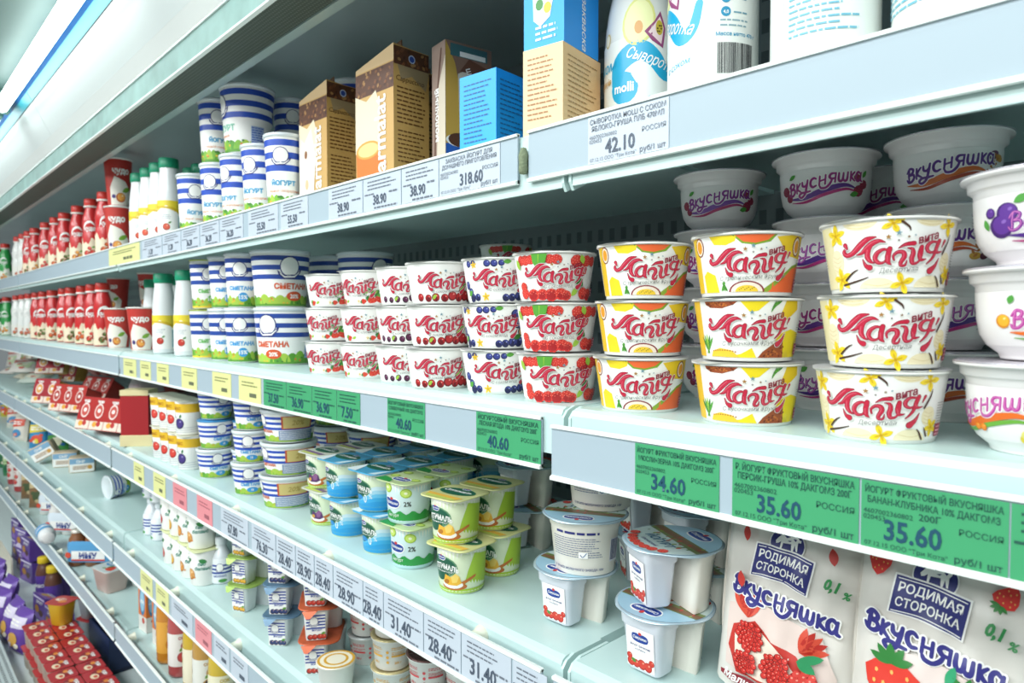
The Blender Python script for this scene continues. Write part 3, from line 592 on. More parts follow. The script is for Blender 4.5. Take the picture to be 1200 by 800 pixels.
# ------------------------------------------------------------------ waist level shelf: pouches, twin cups, four packs, tubs
ZC = ZT['C']; NAVY = M('#2c2f74', .4); BLUE = M('#2a51b8', .38); CLEARLID = M('#dfe6ea', .15, coat=.5)
def pouch(kind, w, h, d, lean):
    r = empty('yogurt_pouch')
    def S2(u, v, o):      # bulged front skin; u, v from 0 at the bottom centre
        t = v / h; x = u / (w / 2); e = max(0, 1 - abs(x) ** 2.6) ** .6 * (math.sin(PI * min(1, t * .80 + .20)) ** .55 if t < .999 else .03)
        cr = .0012 * math.sin(31 * t + 9 * x) * (1 - abs(x)) + .001 * math.sin(17 * x - 13 * t)
        return (u * (1 - .30 * max(0, t - .72) ** 1.2 + .05 * math.sin(PI * t)), -(d / 2 * e + cr + o * 4) + .010 * math.sin(PI * t), v + .003 * x * x)
    n, k = 24, 30; us = [-w / 2 + w * i / n for i in range(n + 1)]; vs = [h * j / k for j in range(k + 1)]; m = MB()
    film = M('#dcd7cf', .32, bump=.25, scale=28)
    fr = [S2(u, v, 0) for v in vs for u in us]; bk = [(x, -y * .8 + .012, z) for x, y, z in fr]
    fs = [(j * (n + 1) + i, j * (n + 1) + i + 1, (j + 1) * (n + 1) + i + 1, (j + 1) * (n + 1) + i) for j in range(k) for i in range(n)]
    m.add(fr, fs, film); m.add(bk, [f[::-1] for f in fs], film); N = len(fr)
    ring = [i for i in range(n + 1)] + [j * (n + 1) + n for j in range(1, k + 1)] + [k * (n + 1) + i for i in range(n - 1, -1, -1)] + [j * (n + 1) for j in range(k - 1, 0, -1)]
    L = len(ring); m.add(fr + bk, [(ring[(q + 1) % L], ring[q], ring[q] + N, ring[(q + 1) % L] + N) for q in range(L)], film); m.obj('film_bag', r)
    A = Art(); H = h * 1000; g = M('#2f8a4a'); ox = -22 if kind == 'strawberry' else -4; bx, by, rot = (ox, H * .652, -.12); c, s = math.cos(rot), math.sin(rot)
    B = lambda a, b: (bx + a * c - b * s, by + a * s + b * c)
    bow = lambda a: -.0045 * a * a
    x, y = B(0, 19); A.ell(x, y, 14.5, 14, PALE, 1, n=30); A.ell(x, y, 13.6, 13, NAVY, 1.5, n=30)
    top = [(-23 + 46 * i / 12) for i in range(13)]; bl = lambda a: bow(a) * 1.0
    for gx, mm, ly in ((1.2, PALE, 2), (0, NAVY, 2.6)):
        A.poly([B(a * (1 + gx / 23), 13.2 + bl(a) + gx) for a in top] + [B(a * (1 + gx / 23) * .98, -13.5 + bl(a) * 1.6 - gx) for a in reversed(top)], mm, ly)
    for yy, e in ((11.6, 0), (-11.9, 1)): A.stroke([B(a * .93, yy + bl(a) * (1.6 if e else 1)) for a in top[::2]], .7, PALE, 3)
    for t, yy, sz in (('РОДИМАЯ', 2.2, 9.6), ('СТОРОНКА', -8.6, 9.2)):
        x, y = B(0, yy); A.text(t, x, y, sz, PALE, 3.2, bold=.02, rot=rot, sx=.86, bend=lambda a: bow(a) * 1.25, fit=40)
    # cow in the arch: white body with navy patches
    cw = [(-8, 22), (-9.5, 19), (-8.5, 17), (-6.5, 18), (-5, 20), (-4.5, 14), (-3.2, 14), (-3, 19), (3, 20), (4, 14.5), (5.4, 14.5), (5.8, 20), (7.5, 15), (8.6, 15), (8, 22), (9.5, 25), (7.6, 27), (0, 26.5), (-5, 27), (-6, 25)]
    A.poly([B(a, b) for a, b in cw], PALE, 3); 
    for P in ([(-4, 26), (-1, 24), (2, 26)], [(4, 25), (6, 23), (7, 25)], [(0, 22), (2, 21.5), (3, 23)]): A.poly([B(a, b) for a, b in P], NAVY, 3.6)
    x, y = B(-11, 31); A.ell(x, y, 3.4, 3.2, M('#e0823a'), 3)
    for q in range(9): A.stroke([(x + 4 * math.cos(q * .7), y + 4 * math.sin(q * .7)), (x + 6.4 * math.cos(q * .7), y + 6.4 * math.sin(q * .7))], .8, M('#e0823a'), 3)
    wf = lambda px, py: (ox - 39 + 7.9 * px, H * .475 + 9.5 * py - .40 * px - .27 * max(0, px - 3) ** 1.75)
    brush_word(A, wf, 3.1, M('#33307a', .4), 4, PALE)
    A.text('0,1', ox + 37, H * .59, 12, g, 3, bold=.05, rot=-.32, sx=.8); A.text('%', ox + 48, H * .555, 8, g, 3, bold=.04, rot=-.32)
    if kind == 'strawberry':
        A.strawberry(-56, H * .76, 9, -.05, 2); A.strawberry(22, H * .74, 8.5, 2.55, 2); A.strawberry(58, H * .68, 8, .2, 2)
        A.poly([(-50, H * .42), (-20, H * .445), (10, H * .40), (34, H * .36), (52, H * .2), (52, 20), (-50, 20)], M('#e2d0c9', .4), .5)
        A.strawberry(-40, H * .29, 20, .1, 2.2, M('#d93a2c')); A.strawberry(2, H * .24, 22, -.1, 2.4, M('#d8432f'))
        for k in range(4): A.poly([(46 + 3 * k, H * (.42 + .03 * k)), (49 + 3 * k, H * (.45 + .03 * k)), (60, H * .25), (46, H * .25)], M('#d84a38') if k % 2 else M('#f0d8cc'), 2 + .2 * k)
        A.leaf(-8, H * .36, 16, 6, 1.3, M('#2f9a6a'), 3)
    else:
        A.poly([(-46, H * .40), (-20, H * .46), (8, H * .42), (30, H * .38), (44, H * .2), (44, 20), (-46, 20)], M('#dfcac1', .4), .5)
        rd = M('#c2352c'); A.poly([(-40, H * .31), (-44, H * .20), (-34, H * .10), (20, H * .10), (26, H * .20), (14, H * .27), (-6, H * .30), (-20, H * .37)], rd, 1)
        for x0, y0, q in ((-27, H * .37, .1), (16, H * .29, -.8)):
            for k in range(5): A.leaf(x0, y0, 22, 7, PI / 2 + q + (k - 2) * .3, (M('#cf4a34'), M('#b3281f'))[k % 2], 1.3)
        A.poly([(-38, H * .27), (-36, H * .15), (-24, H * .11), (12, H * .11), (14, H * .2), (-4, H * .29), (-22, H * .35), (-33, H * .33)], M('#efdccb'), 1.7)
        R = random.Random(3)
        for cx, cy, ex, ey in ((-24, H * .29, 11, 12), (-26, H * .17, 9, 8), (0, H * .19, 11, 13)):
            for i in range(40):
                a = i * 2.4; q = math.sqrt((i + .5) / 40); A.ball(cx + ex * q * math.cos(a), cy + ey * q * math.sin(a), 2.6, M('#cf3028'), M('#8e1616'), M('#f2a090'), 2 + i * .05)
        A.berry(22, H * .17, 11, M('#d8423a'), M('#a3221f'), M('#f3a090'), 2.6); A.berry(12, H * .12, 8, M('#e0523f'), M('#b3302a'), M('#f3a090'), 3)
        for a, q in ((.3, 20), (-.5, 16)): A.leaf(16, H * .26, q, 8, a, M('#2f8f5a'), 2.8)
        A.poly([(-48, H * .085), (-30, H * .105), (0, H * .11), (46, H * .06), (46, H * .0 + 6), (-48, H * .0 + 12)], M('#8a1f2c'), 3.2); A.text('Малина и гранат', -8, H * .055, 9, PALE, 4, bold=.03, rot=-.08, shear=.2)
        for x, y in ((-36, H * .80), (-36, H * .58), (34, H * .78)): A.leaf(x, y, 14, 7, -1.4, rd, 1.6)
    m = MB(); m.art(A, S2, frange(-w / 2, w / 2, .005), frange(0, h, .006)); m.obj('print', r)
    # side gusset fold and top seal
    m = MB(); P = []
    for j in range(15):
        t = j / 14; z = h * t * .98; q = math.sin(PI * t) ** .6; zig = .003 * (j % 2)
        P.append([(w / 2 - .002, -.004 - d * .1 * q, z), (w / 2 + .012 * q + zig, .010, z + .002), (w / 2 + .018 * q + .001, .040 * q + .008, z), (w / 2 - .004, .030, z)])
    m.loft(P, M('#e6e3dc', .35, bump=.2, scale=40), smooth=False); m.obj('gusset', r)
    m = MB(); m.box(-w * .42, w * .42, -.002, .003, h - .004, h + .009, M('#dedad4', .4)); m.obj('top_seal', r)
    return Proto(r)
pouch('pomegranate', .118, .182, .062, 0).put((XP(917, .575, ZC), .575, ZC + .0075), (math.radians(-6), math.radians(2), face(XP(917, .575, ZC), .575, .30)), 'white yogurt pouch printed with a cut pomegranate', 'pouch', 'yogurt pouches below the green labels')
pouch('strawberry', .140, .182, .066, 0).put((XP(1118, .570, ZC), .570, ZC + .0095), (math.radians(-8), math.radians(2.5), face(XP(1118, .57, ZC), .57, .8)), 'white yogurt pouch printed with strawberries', 'pouch', 'yogurt pouches below the green labels')
# twin cups: one round lid over a large half round chamber and a small square one
def dshape(r, cut, k, z, cx=.0, n=24):
    a0 = math.acos(cut / r); pts = [(cx + k * r * math.cos(a), k * r * math.sin(a)) for a in [-(PI - a0) + 2 * (PI - a0) * i / n for i in range(n + 1)]]
    out = []
    for x, y in pts: out.append((x, y, z))
    xe, ye = pts[-1]
    for i in range(1, 6): out.append((xe - .0025 * math.sin(PI * i / 6), ye * (1 - 2 * i / 6), z))
    return out
BLOB = M('#1f3f92', .35); SKYL = M('#a9cfe3', .3, .15); CREAMCUP = M('#efe9dd', .35, coat=.2)
def brand_blob(A, x, y, w, rot=0, lay=3, t='Савушкин'):
    c, s = math.cos(rot), math.sin(rot); h = w * .42; R = lambda a, b: (x + a * c - b * s, y + a * s + b * c)
    for g, mm, ly in ((.06 * w, PALE, lay), (0, BLOB, lay + .5)):
        P = [(-.48 * w - g, .02 * h), (-.44 * w, .38 * h + g), (-.2 * w, .5 * h + g), (0, .36 * h + g), (.2 * w, .5 * h + g), (.44 * w, .34 * h + g), (.5 * w + g, -.02 * h), (.4 * w, -.4 * h - g), (.1 * w, -.52 * h - g), (-.25 * w, -.5 * h - g), (-.44 * w, -.3 * h - g)]
        A.poly([R(a, b) for a, b in [q[:2] for q in crom([(a, b) for a, b in P + P[:1]], 3)][:-1]], mm, ly)
    A.text(t, *R(0, -.14 * h), w * .19, PALE, lay + 1.2, bold=.02, rot=rot, shear=.25, fit=w * .82); q = R(.02 * w, .5 * h); A.ell(*q, w * .1, w * .075, M('#c8302f'), lay + 1, n=10)
def front_sticker(A, w, z0, z1, m=1):
    A.rect(-w / 2, z0, w / 2, z1, PALE, 0); H = z1 - z0; brand_blob(A, 0, z0 + H * .78, w * .62, 0, 1)
    A.text('йогурт греческий', 0, z0 + H * .55, w * .085, NAVY, 1, bold=.02); A.text('клубника', 0, z0 + H * .46, w * .085, NAVY, 1)
    for x, q in ((-.36, .15), (-.17, .14), (.05, .17), (.27, .16), (.43, .14)): A.ball(w * x * .98, z0 + w * q * .9, w * q * .92, M('#cf3a2c'), M('#a82018'), M('#f0a48c'), 1.2) if abs(x) < .42 else None
    for x in (-.40, .40): A.ball(w * x, z0 + H * .25, w * .1, M('#cf3a2c'), M('#a82018'), M('#f0a48c'), 1.2)
    A.leaf(-w * .34, z0 + H * .2, w * .2, w * .12, -.4, M('#4f8a3a'), 3)
def lid_art(flip):
    A = Art(); R = 47.6; s = -1 if flip else 1; RR = random.Random(2)
    A.ell(0, 0, R, R, SKYL, 0, n=48)
    def band(x0, x1, m, lay):
        pts = []
        for x in frange(x0, x1, (x1 - x0) / 6): pts.append((x, math.sqrt(max(0, (R - .5) ** 2 - x * x))))
        for x in reversed(frange(x0, x1, (x1 - x0) / 6)): pts.append((x, -math.sqrt(max(0, (R - .5) ** 2 - x * x))))
        A.poly([(x * s, y) for x, y in pts], m, lay)
    band(-13, 12, M('#6f7f4a', .35, .1), .5); band(-11, -3, M('#7d5a40', .35, .1), .8); band(2, 46, M('#c9d9d6', .3, .2), .7)
    for i in range(24): A.ell(s * RR.uniform(-12, 10), RR.uniform(-40, 40), RR.uniform(1.5, 4), RR.uniform(1, 2), M(('#55743a', '#8aa04a', '#9a5a44', '#b84a3a')[i % 4]), 1.2, n=8)
    brand_blob(A, s * -30, 0, 34, PI / 2 * s * (1), 2); A.text('ЙОГУРТ', s * 20, 0, 13, M('#3a6a86'), 2, bold=.03, rot=PI / 2 * s, shear=.2, sx=.9); A.text('греческий', s * 29, 0, 6, NAVY, 2, rot=PI / 2 * s, shear=.2)
    for y in frange(-30, 30, 8.6): A.berry(s * math.sqrt(max(0, 41 ** 2 - y * y)), y, 5.4, M('#cf3a30'), M('#9e1f1c'), M('#f0a090'), 2)
    return A
def twin(flip):
    r = empty('twin_yogurt_cup'); m = MB()
    m.loft([dshape(.0415, -.004, k, z, .002 * (1 - k)) for z, k in ((0, .80), (.001, .815), (.048, .935), (.050, .965), (.058, 1.0), (.060, 1.06))], CREAMCUP); m.obj('large_chamber', r)
    A = Art(); A.lines(-24, 46, 24, 1, 3, NAVY, 1, h=2.6, rag=.05); A.lines(-30, 41, 30, 9, 2.5, M('#6a7390'), 1, h=.8); A.rect(2, 20, 12, 27, PALE, 1.2); A.stroke([(4, 24), (6.5, 21.5), (10.5, 26)], .8, M('#4a6a9a'), 2)
    A.text('Б 1В МЛЗ МОЛОЧНОГО ЗАВОДА 105г', 0, 6, 3.4, NAVY, 1, bold=.02); A.rect(38, 14, 52, 40, M('#e9e9ee'), 1); A.bars(39, 16, 51, 39, M('#3a3f66'), 1.5)
    cm = lambda u, v, o: (lambda rr, a: (rr * math.cos(a) + .0003, rr * math.sin(a), v))(.0415 * (.815 + (.935 - .815) * v / .048) + o + .0004, u / .037)
    m = MB(); m.art(A, cm, frange(-.06, .06, .004)); m.obj('info_print', r)
    m = MB(); m.loft([rrect(a, b, .006, z, 4, -.0235, 0) for z, a, b in ((.004, .024, .036), (.0055, .0255, .0375), (.046, .031, .045), (.048, .034, .048), (.058, .035, .049), (.060, .037, .051))], M('#dfe1ea', .22, coat=.3)); m.obj('small_chamber', r)
    A = Art(); front_sticker(A, 32, 7, 46)
    m = MB(); m.art(A, lambda u, v, o: (-.0235 - (.0128 + .0030 * (v - .0055) / .0405) - o - .0004, -u, v)); m.obj('sticker', r)
    m = MB(); n = 48; L = [[(rr * math.cos(2 * PI * i / n) * (1.03 if abs(i - 24) < 6 else 1), rr * math.sin(2 * PI * i / n), z + .0008 * math.sin(5 * 2 * PI * i / n) * (rr > .047)) for i in range(n)] for z, rr in ((.0600, .0455), (.0598, .0485), (.0606, .0486), (.0612, .046))]
    m.loft(L, M('#c4d8e4', .25, .4)); m.art(lid_art(flip), lambda u, v, o: (u * .965, v * .965, .0613 + o)); m.obj('foil_lid', r)
    return Proto(r)
TW = [twin(False), twin(True)]
TZ = .0622
def tw(v, px, Y, lvl, rz, desc, z=None):
    zz = ZC + lvl * TZ if z is None else z; x = XP(px, Y, zz + .05); TW[v].put((x, Y, zz), math.radians(rz), 'twin chamber yogurt cup ' + desc, 'yogurt cup', 'twin chamber yogurt cups'); return x
# rz turns the small chamber: 0 = towards -x, 90 = towards the shopper
tw(0, 779, .566, 0, 88, 'next to the pomegranate pouch, lower of two'); tw(1, 789, .572, 1, 62, 'with red berries on its lid, upper beside the pomegranate pouch')
tw(0, 675, .585, 0, 92, 'left of the shelf seam, under the one showing small print'); tw(1, 686, .585, 1, -64, 'with small print round its back, resting on another')
tw(0, 620, .722, 0, 70, 'beside the peach yogurts, lower of two'); tw(0, 619, .722, 1, 80, 'beside the peach yogurts, upper of two')
for px, Y, l, rz, d in ((822, .695, 0, 60, 'in shade behind the berry lid, lower'), (822, .695, 1, 70, 'in shade behind the berry lid, second up'), (764, .742, 0, 50, 'in deep shade mid shelf, lower'), (764, .742, 1, 62, 'in deep shade mid shelf, second up')): tw(0, px, Y, l, rz, d)
tw(0, 820, .695, 2, 84, 'topmost under the green 34.60 label'); tw(0, 764, .742, 2, 92, 'topmost with its small chamber forward, mid shelf'); tw(1, 705, .62, 2, -60, 'topmost with its plain back forward, above the small print one')
# ------------------------------------------------------------------ small square-lidded cups sold in joined pairs
GRN = M('#1d5a44', .35); LIME = M('#a9c93a', .38)
def opt_art(kind):
    A = Art(); A.rect(-100, 2, 100, 57, M('#f1f1e8', .36), 0)
    if kind == 'blue':
        for k, c in enumerate(('#cfe4ea', '#a6d5e8', '#6cc0e4', '#3fa9da', '#2f9ad2')): A.poly([(-100, 2), (100, 2), (100, 32 - 5 * k), (60, 34 - 5 * k), (20, 38 - 5.5 * k), (-10, 30 - 5 * k), (-100, 28 - 5 * k)], M(c), .2 + .15 * k)
        A.text('0', 3, 14, 17, PALE, 2, sx=.7); A.text('%', 12, 20, 8, PALE, 2); A.ell(-10, 21, 8, 3.5, M('#2f86c8'), 2.2)
    if kind == 'kiwi':
        A.poly([(-100, 2), (100, 2), (100, 20)] + [(x, 17 + 2.6 * math.sin(x * .33)) for x in frange(98, -98, -4)], M('#2f9646', .36), .5); A.poly([(-100, 2), (100, 2), (100, 6), (-100, 6)], M('#bcdde0'), .8)
        for x, y, q in ((-16, 50, 9), (14, 44, 8)):
            A.ell(x, y, q, q * .8, M('#9fbf3a'), 1); A.ell(x, y, q * .8, q * .62, M('#c4da6a'), 1.4); A.ell(x, y, q * .3, q * .22, M('#eef2cc'), 1.8)
        brand_blob(A, -9, 30, 27, -.1, 2, 'Здравушка'); A.text('2%', 16, 26, 9, M('#444a44'), 2, bold=.02); A.text('йогурт', -6, 11, 6, PALE, 2)
    else:
        if kind == 'peach': A.poly([(18, 2), (100, 2), (100, 40), (34, 52), (26, 30)], LIME, .3); A.poly([(-100, 2), (-60, 2), (-70, 50), (-100, 50)], LIME, .3)
        A.rect(-100, 2, 100, 7.5, LIME, .9); A.ell(-10, 34, 23, 13.5, M('#5f8f6a'), .9); A.ell(-10.5, 34, 21.5, 12, GRN, 1); A.ell(-13, 23, 10, 7, GRN, 1)
        A.text('ОПТИМАЛЬ', -6, 31, 9, PALE, 3, bold=.035, sx=.78, bend=lambda a: -.008 * a * a); A.text('творожный йогурт', -6, 27, 3.2, PALE, 3); brand_blob(A, -10, 45, 13, 0, 3)
        if kind in ('peach', 'plum'):
            c = ('#eab23c', '#f3cf6a', '#b8752a') if kind == 'peach' else ('#5a3566', '#8a5a86', '#c9963f')
            A.ell(8, 11, 17, 5, M('#b9682e'), 1.6); A.poly([(14, 10), (36, 22), (37, 25), (33, 24), (12, 14)], M('#c0702f'), 1.6); A.ell(6, 13, 14, 5, M('#f3f0ea'), 2)
            A.poly([(-7, 15), (-4, 25), (4, 22), (10, 27), (15, 24), (18, 15), (12, 12), (0, 12)], M(c[0]), 2.4); A.poly([(4, 22), (10, 27), (15, 24), (12, 16), (6, 15)], M(c[1]), 2.7); A.ell(-2, 16, 4, 3, M(c[2]), 2.8, .4)
    return A
OPTP = [(.0272, .0012), (.0285, .004), (.0312, .052), (.0312, .0575)]
def opt_pack(kind):
    r = empty('yogurt_pair'); A = opt_art(kind); tone = {'blue': '#56b4e0', 'kiwi': '#cfe0a8', 'peach': '#e4e2a0', 'plum': '#dfe0cf'}[kind]
    A.e = [([(x + (9 if kind == 'kiwi' else 5), y) for x, y in vs], fs, mm, ly) for vs, fs, mm, ly in A.e]
    for k in (0, 1):
        m = MB(); m.lathe([(0, .002), (.025, .002), (.0265, 0)] + OPTP, M('#dfe9c8' if kind != 'kiwi' else '#cfe3e4', .35), 36, c=(0, k * .0715, 0)); c = m.obj('cup', r)
        m = MB(); m.art(A, (lambda f: lambda u, v, o: (lambda p: (p[0], p[1] + k * .0715, p[2]))(f(u, v, o)))(cone_map(OPTP, .0302)), frange(-.095, .095, .0045)); m.obj('sleeve_print', c)
    m = MB()
    for k in (0, 1):
        m.loft([rrect(.071 * q, .071 * q, .014, z, 6, 0, k * .0715) for z, q in ((.0576, .9), (.0574, 1), (.0582, 1.0), (.0586, .94))], M(tone, .28, .2))
        B = Art(); ox = k * 71.5
        if kind == 'blue': B.poly([(-34, -33), (-10, -34), (-22, -8), (-33, 6)], M('#e8f2f4'), .5); B.poly([(20, -34), (34, -30), (34, 0), (26, -14)], M('#d6ecf4'), .5)
        if kind == 'kiwi':
            for x, y in ((-22, 18), (20, 20), (22, -6), (-24, -4)): B.ell(x, y, 9, 6, M('#8fae3a'), .6); B.ell(x, y, 6, 4, M('#c0d46a'), 1)
            B.poly([(-34, -33), (0, -34), (-8, -20), (-33, -14)], M('#2f9646'), .6); brand_blob(B, 2, -14, 32, 0, 1, 'Здравушка')
        else:
            B.ell(0, 4, 29, 15, M('#3c7a58'), .8); B.ell(0, 4, 27.5, 13.5, GRN, 1.2); B.text('Оптималь', 0, 2, 10, PALE, 2.2, bold=.02, shear=.2, fit=46); brand_blob(B, 4, 17, 13, 0, 2)
            if kind in ('peach', 'plum'): B.poly([(-30, -16), (30, -18), (26, -29), (-24, -30)], M('#e9b64a' if kind == 'peach' else '#7a5a86'), .8); B.poly([(-26, -24), (26, -26), (24, -31), (-22, -32)], M('#c9d468'), 1)
        m.art(B, (lambda q: lambda u, v, o: (u, v + q * .0715, .0587 + o))(k))
    m.obj('foil_lid', r); return Proto(r)
OPT = {k: opt_pack(k) for k in ('blue', 'kiwi', 'peach', 'plum')}
ON = {'blue': 'blue and white', 'kiwi': 'green and white kiwi', 'peach': 'lime peach', 'plum': 'white plum'}
OX = ((541, 531, 'peach', 0.545), (484, 479, 'kiwi', .549), (449, 443, 'blue', .552), (410, 405, 'blue', .556), (385, 381, 'plum', .560))
cols = []
for i, (p0, p1, k, Y) in enumerate(OX):
    for l, px in ((0, p0), (1, p1)):
        z = ZC + l * .0592; x = XP(px, Y, z + .03)
        if cols and l == 0 and cols[-1] - x < .0745: x = cols[-1] - .0745
        if l == 0: cols.append(x); xb = x
        else: x = xb + max(-.012, min(.012, x - xb)); x = min(x, up - .0735) if i else x; 
        if l: up = x
        rz = math.radians((20, 12, 9, 8, 6)[i] * .35); wh = ('upper', 'lower')[1 - l]
        for row in (0, 1):
            y = Y + row * .1445
            if row and k in ('plum', 'peach', 'kiwi'): continue
            d = '%s yogurt pair, %s layer, %s' % (ON[k], wh, ('front row' if row == 0 else 'row behind') + (', nearer the seam' if i == 2 else ', beside the plum one' if i == 3 else ''))
            OPT[k].put((x - row * .1445 * math.sin(rz) * 0, y, z), rz if row == 0 else 0, d, 'yogurt pair', 'joined pairs of small yogurts')
OPT['blue'].put((XP(555, .86, ZC), .84, ZC + .0592 * 2), .05, 'blue and white yogurt pair alone on top at the back', 'yogurt pair', 'joined pairs of small yogurts')
for l in (0, 1): OPT['blue'].put((XP(555, .86, ZC), .84, ZC + .0592 * l), .02, 'blue and white yogurt pair at the back, %s' % ('bottom of three', 'middle of three')[l], 'yogurt pair', 'joined pairs of small yogurts')
# ------------------------------------------------------------------ blue striped cups and tubs (several sizes)
def badge(A, x, y, q, lay=3):
    A.ell(x, y, q, q * 1.08, NAVY, lay, n=24); A.ell(x, y, q * .9, q * .98, PALE, lay + .4, n=24)
    A.poly([(x - q * 1.25, y - q * .35), (x - q * .6, y - q * .85), (x + q * .5, y - q * .8), (x + q * 1.3, y - q * .15), (x + q * 1.15, y - q * .62), (x + q * .5, y - q * 1.25), (x - q * .6, y - q * 1.3), (x - q * 1.1, y - q * .85)], NAVY, lay + .8)
    A.poly([(x - q * 1.0, y - q * .58), (x - q * .55, y - q * .98), (x + q * .48, y - q * .93), (x + q * 1.05, y - q * .45), (x + q * 1.0, y - q * .62), (x + q * .5, y - q * 1.1), (x - q * .55, y - q * 1.15), (x - q * .95, y - q * .8)], PALE, lay + 1.2)
def striped(name, rt, rb, h, n_str, word, wc, pct=None, lid='clear', meadow=True, bu=-20, gold=False, sk=BLUE, word2=None, yfill=False, mono=0):
    r = empty(name); MBp = [(rb, .002), (rb + (rt - rb) * .96, h - .006), (rt, h - .005), (rt, h)]; m = MB()
    m.lathe([(0, .0015), (rb - .003, .0015), (rb - .002, 0), (rb, .0015)] + MBp, M('#f1f2f0', .33, coat=.2), 40); m.obj('cup', r)
    A = Art(); Hm = h * 1000; C = (rt + rb) / 2 * 1000 * PI; A.rect(-C, 2.5, C, Hm - 7, PALE, 0)
    sh = Hm * (.50 if n_str < 4 else .66) / (2 * n_str)
    for k in range(n_str):
        y = Hm - 9 - sh - k * 2 * sh; A.rect(-C, y, C, y + sh, sk, .8)
    W = C / PI
    if meadow:
        R = random.Random(word or 'x'); y0 = 3
        for u in frange(-C * .94, C * .94, W * .32):
            A.ell(u, y0, W * .26, Hm * R.uniform(.16, .23), M(('#7db53c', '#5a9a34', '#a8c84a')[R.randrange(3)]), 1 + R.random() * .3, n=10, a0=0, a1=PI)
        for i in range(26): A.ell(R.uniform(-C, C), y0 + Hm * R.uniform(.03, .16), Hm * .022, Hm * .018, M(('#3f7a2c', '#e0b83a', '#d8743a')[i % 3]), 1.8, n=6)
        A.rect(-C, 2.6, C, Hm * .06, M('#5f9a3a' if not yfill else '#f2d23a'), 2)
    for q in (0, 1):
        b = (bu + q * C) if q == 0 else bu + C * .98
        if b > C * .85: b -= 2 * C
        badge(A, b, Hm * .72 if n_str < 4 else Hm * .66, min(Hm * .17, W * .42), 3)
        if word: A.text(word, b + W * .12, Hm * .33, min(Hm * .13, W * .34), M(wc), 3, bold=.05, fit=W * 1.7)
        if word2: A.text(word2, b + W * .1, Hm * .24, min(Hm * .06, W * .2), M('#e0884a'), 3)
        if pct: A.ell(b + W * .2, Hm * .2, W * .32, Hm * .085, M(wc), 3.2); A.text(pct, b + W * .2, Hm * .165, Hm * .1, PALE, 4, bold=.03)
    if gold:
        for g in (bu + W * 1.55, bu - W * 1.6):
            A.rect(g - W * .62, Hm * .46, g + W * .62, Hm * .86, M('#c8552f'), 4); A.rect(g - W * .55, Hm * .48, g + W * .55, Hm * .84, M('#d9c27c'), 4.5); A.text('20%', g, Hm * .58, Hm * .22, M('#b89a4e'), 5, bold=.02, shear=.2)
            A.rect(g - W * .75, Hm * .1, g + W * .75, Hm * .40, M('#7f95bb'), 4); A.lines(g - W * .7, Hm * .35, g + W * .7, 6, Hm * .045, PALE, 4.6, h=Hm * .016)
    else:
        g = bu + W * 1.75; A.rect(g - W * .28, Hm * .12, g + W * .28, Hm * .40, M('#a9bcdd'), 4); A.lines(g - W * .26, Hm * .37, g + W * .26, 7, Hm * .035, BLUE, 4.6, h=Hm * .014, rag=.05)
    m = MB(); m.art(A, cone_map([(rb, .002), (rb + (rt - rb) * .96, h - .006)], W / 1000), frange(-C / 1000, C / 1000, .005)); m.obj('print', r)
    m = MB()
    if lid == 'clear': m.lathe([(rt + .0005, h - .004), (rt + .0022, h - .0035), (rt + .0024, h + .0015), (rt + .001, h + .0025), (rt - .004, h + .002), (rt - .006, h + .0002), (0, h + .0002)], CLEARLID, 40)
    else: m.lathe([(rt + .0005, h - .002), (rt + .002, h - .0005), (rt + .0018, h + .0008), (0, h + .001)], M(lid, .3, .2), 40)
    m.obj('lid', r); return Proto(r)
TUB = striped('sour_cream_tub', .0485, .040, .0565, 3, 'СМЕТАНА', '#d06030', gold=True, bu=-52)
SML = striped('sour_cream_cup', .0365, .0295, .0600, 3, 'СМЕТАНА', '#3a9ad8', '15', lid='clear', bu=-12)
SMB = striped('sour_cream_cup', .0365, .0295, .0600, 3, 'СМЕТАНА', '#3a9ad8', '15', lid='#3f8fc8', bu=4)
def col(P, xs, Y, base, n, pz, turns, desc, cat, grp, jit=.0015):
    for i in range(n):
        P[i % len(P)].put((xs + jit * ((i * 5) % 3 - 1), Y + jit * ((i * 7) % 3 - 1), base + i * pz), face(xs, Y, 1) + turns[i % len(turns)], '%s, %s' % (desc, ('lowest of its stack', 'second from the shelf in its stack', 'third from the shelf', 'fourth from the shelf')[i] if n != 3 else ('lowest of three', 'middle of three', 'topmost of three')[i]), cat, grp)
G = 'striped sour cream on the waist level shelf'
col([TUB], XL(304, .562, ZC + .05, .051), .562, ZC, 3, .0592, (-.15, .1, -.05), 'low blue striped tub with gold panel, front stack', 'tub', G)
col([SML], XL(271, .549, ZC + .05, .039), .549, ZC, 3, .0627, (.2, .1, .5), 'blue striped cup beside the gold panel tubs', 'cup', G)
col([SML, SMB], -1.44, .60, ZC, 3, .0627, (.6, .1, .7), 'blue striped cup in the middle column', 'cup', G)
col([SML, SMB, SML], XL(230, .549, ZC + .05, .039), .549, ZC, 3, .0627, (.5, .2, .8), 'blue striped cup beside the yellow banded pots', 'cup', G)
for px, Y, n, d in ((394, .72, 3, 'left of three'), (436, .74, 3, 'middle of three'), (494, .80, 3, 'right of three')): col([TUB], XP(px, Y, ZC), Y, ZC, n, .0592, (.3, -.2, .4), 'low striped tub in shade, %s back stacks' % d, 'tub', G)
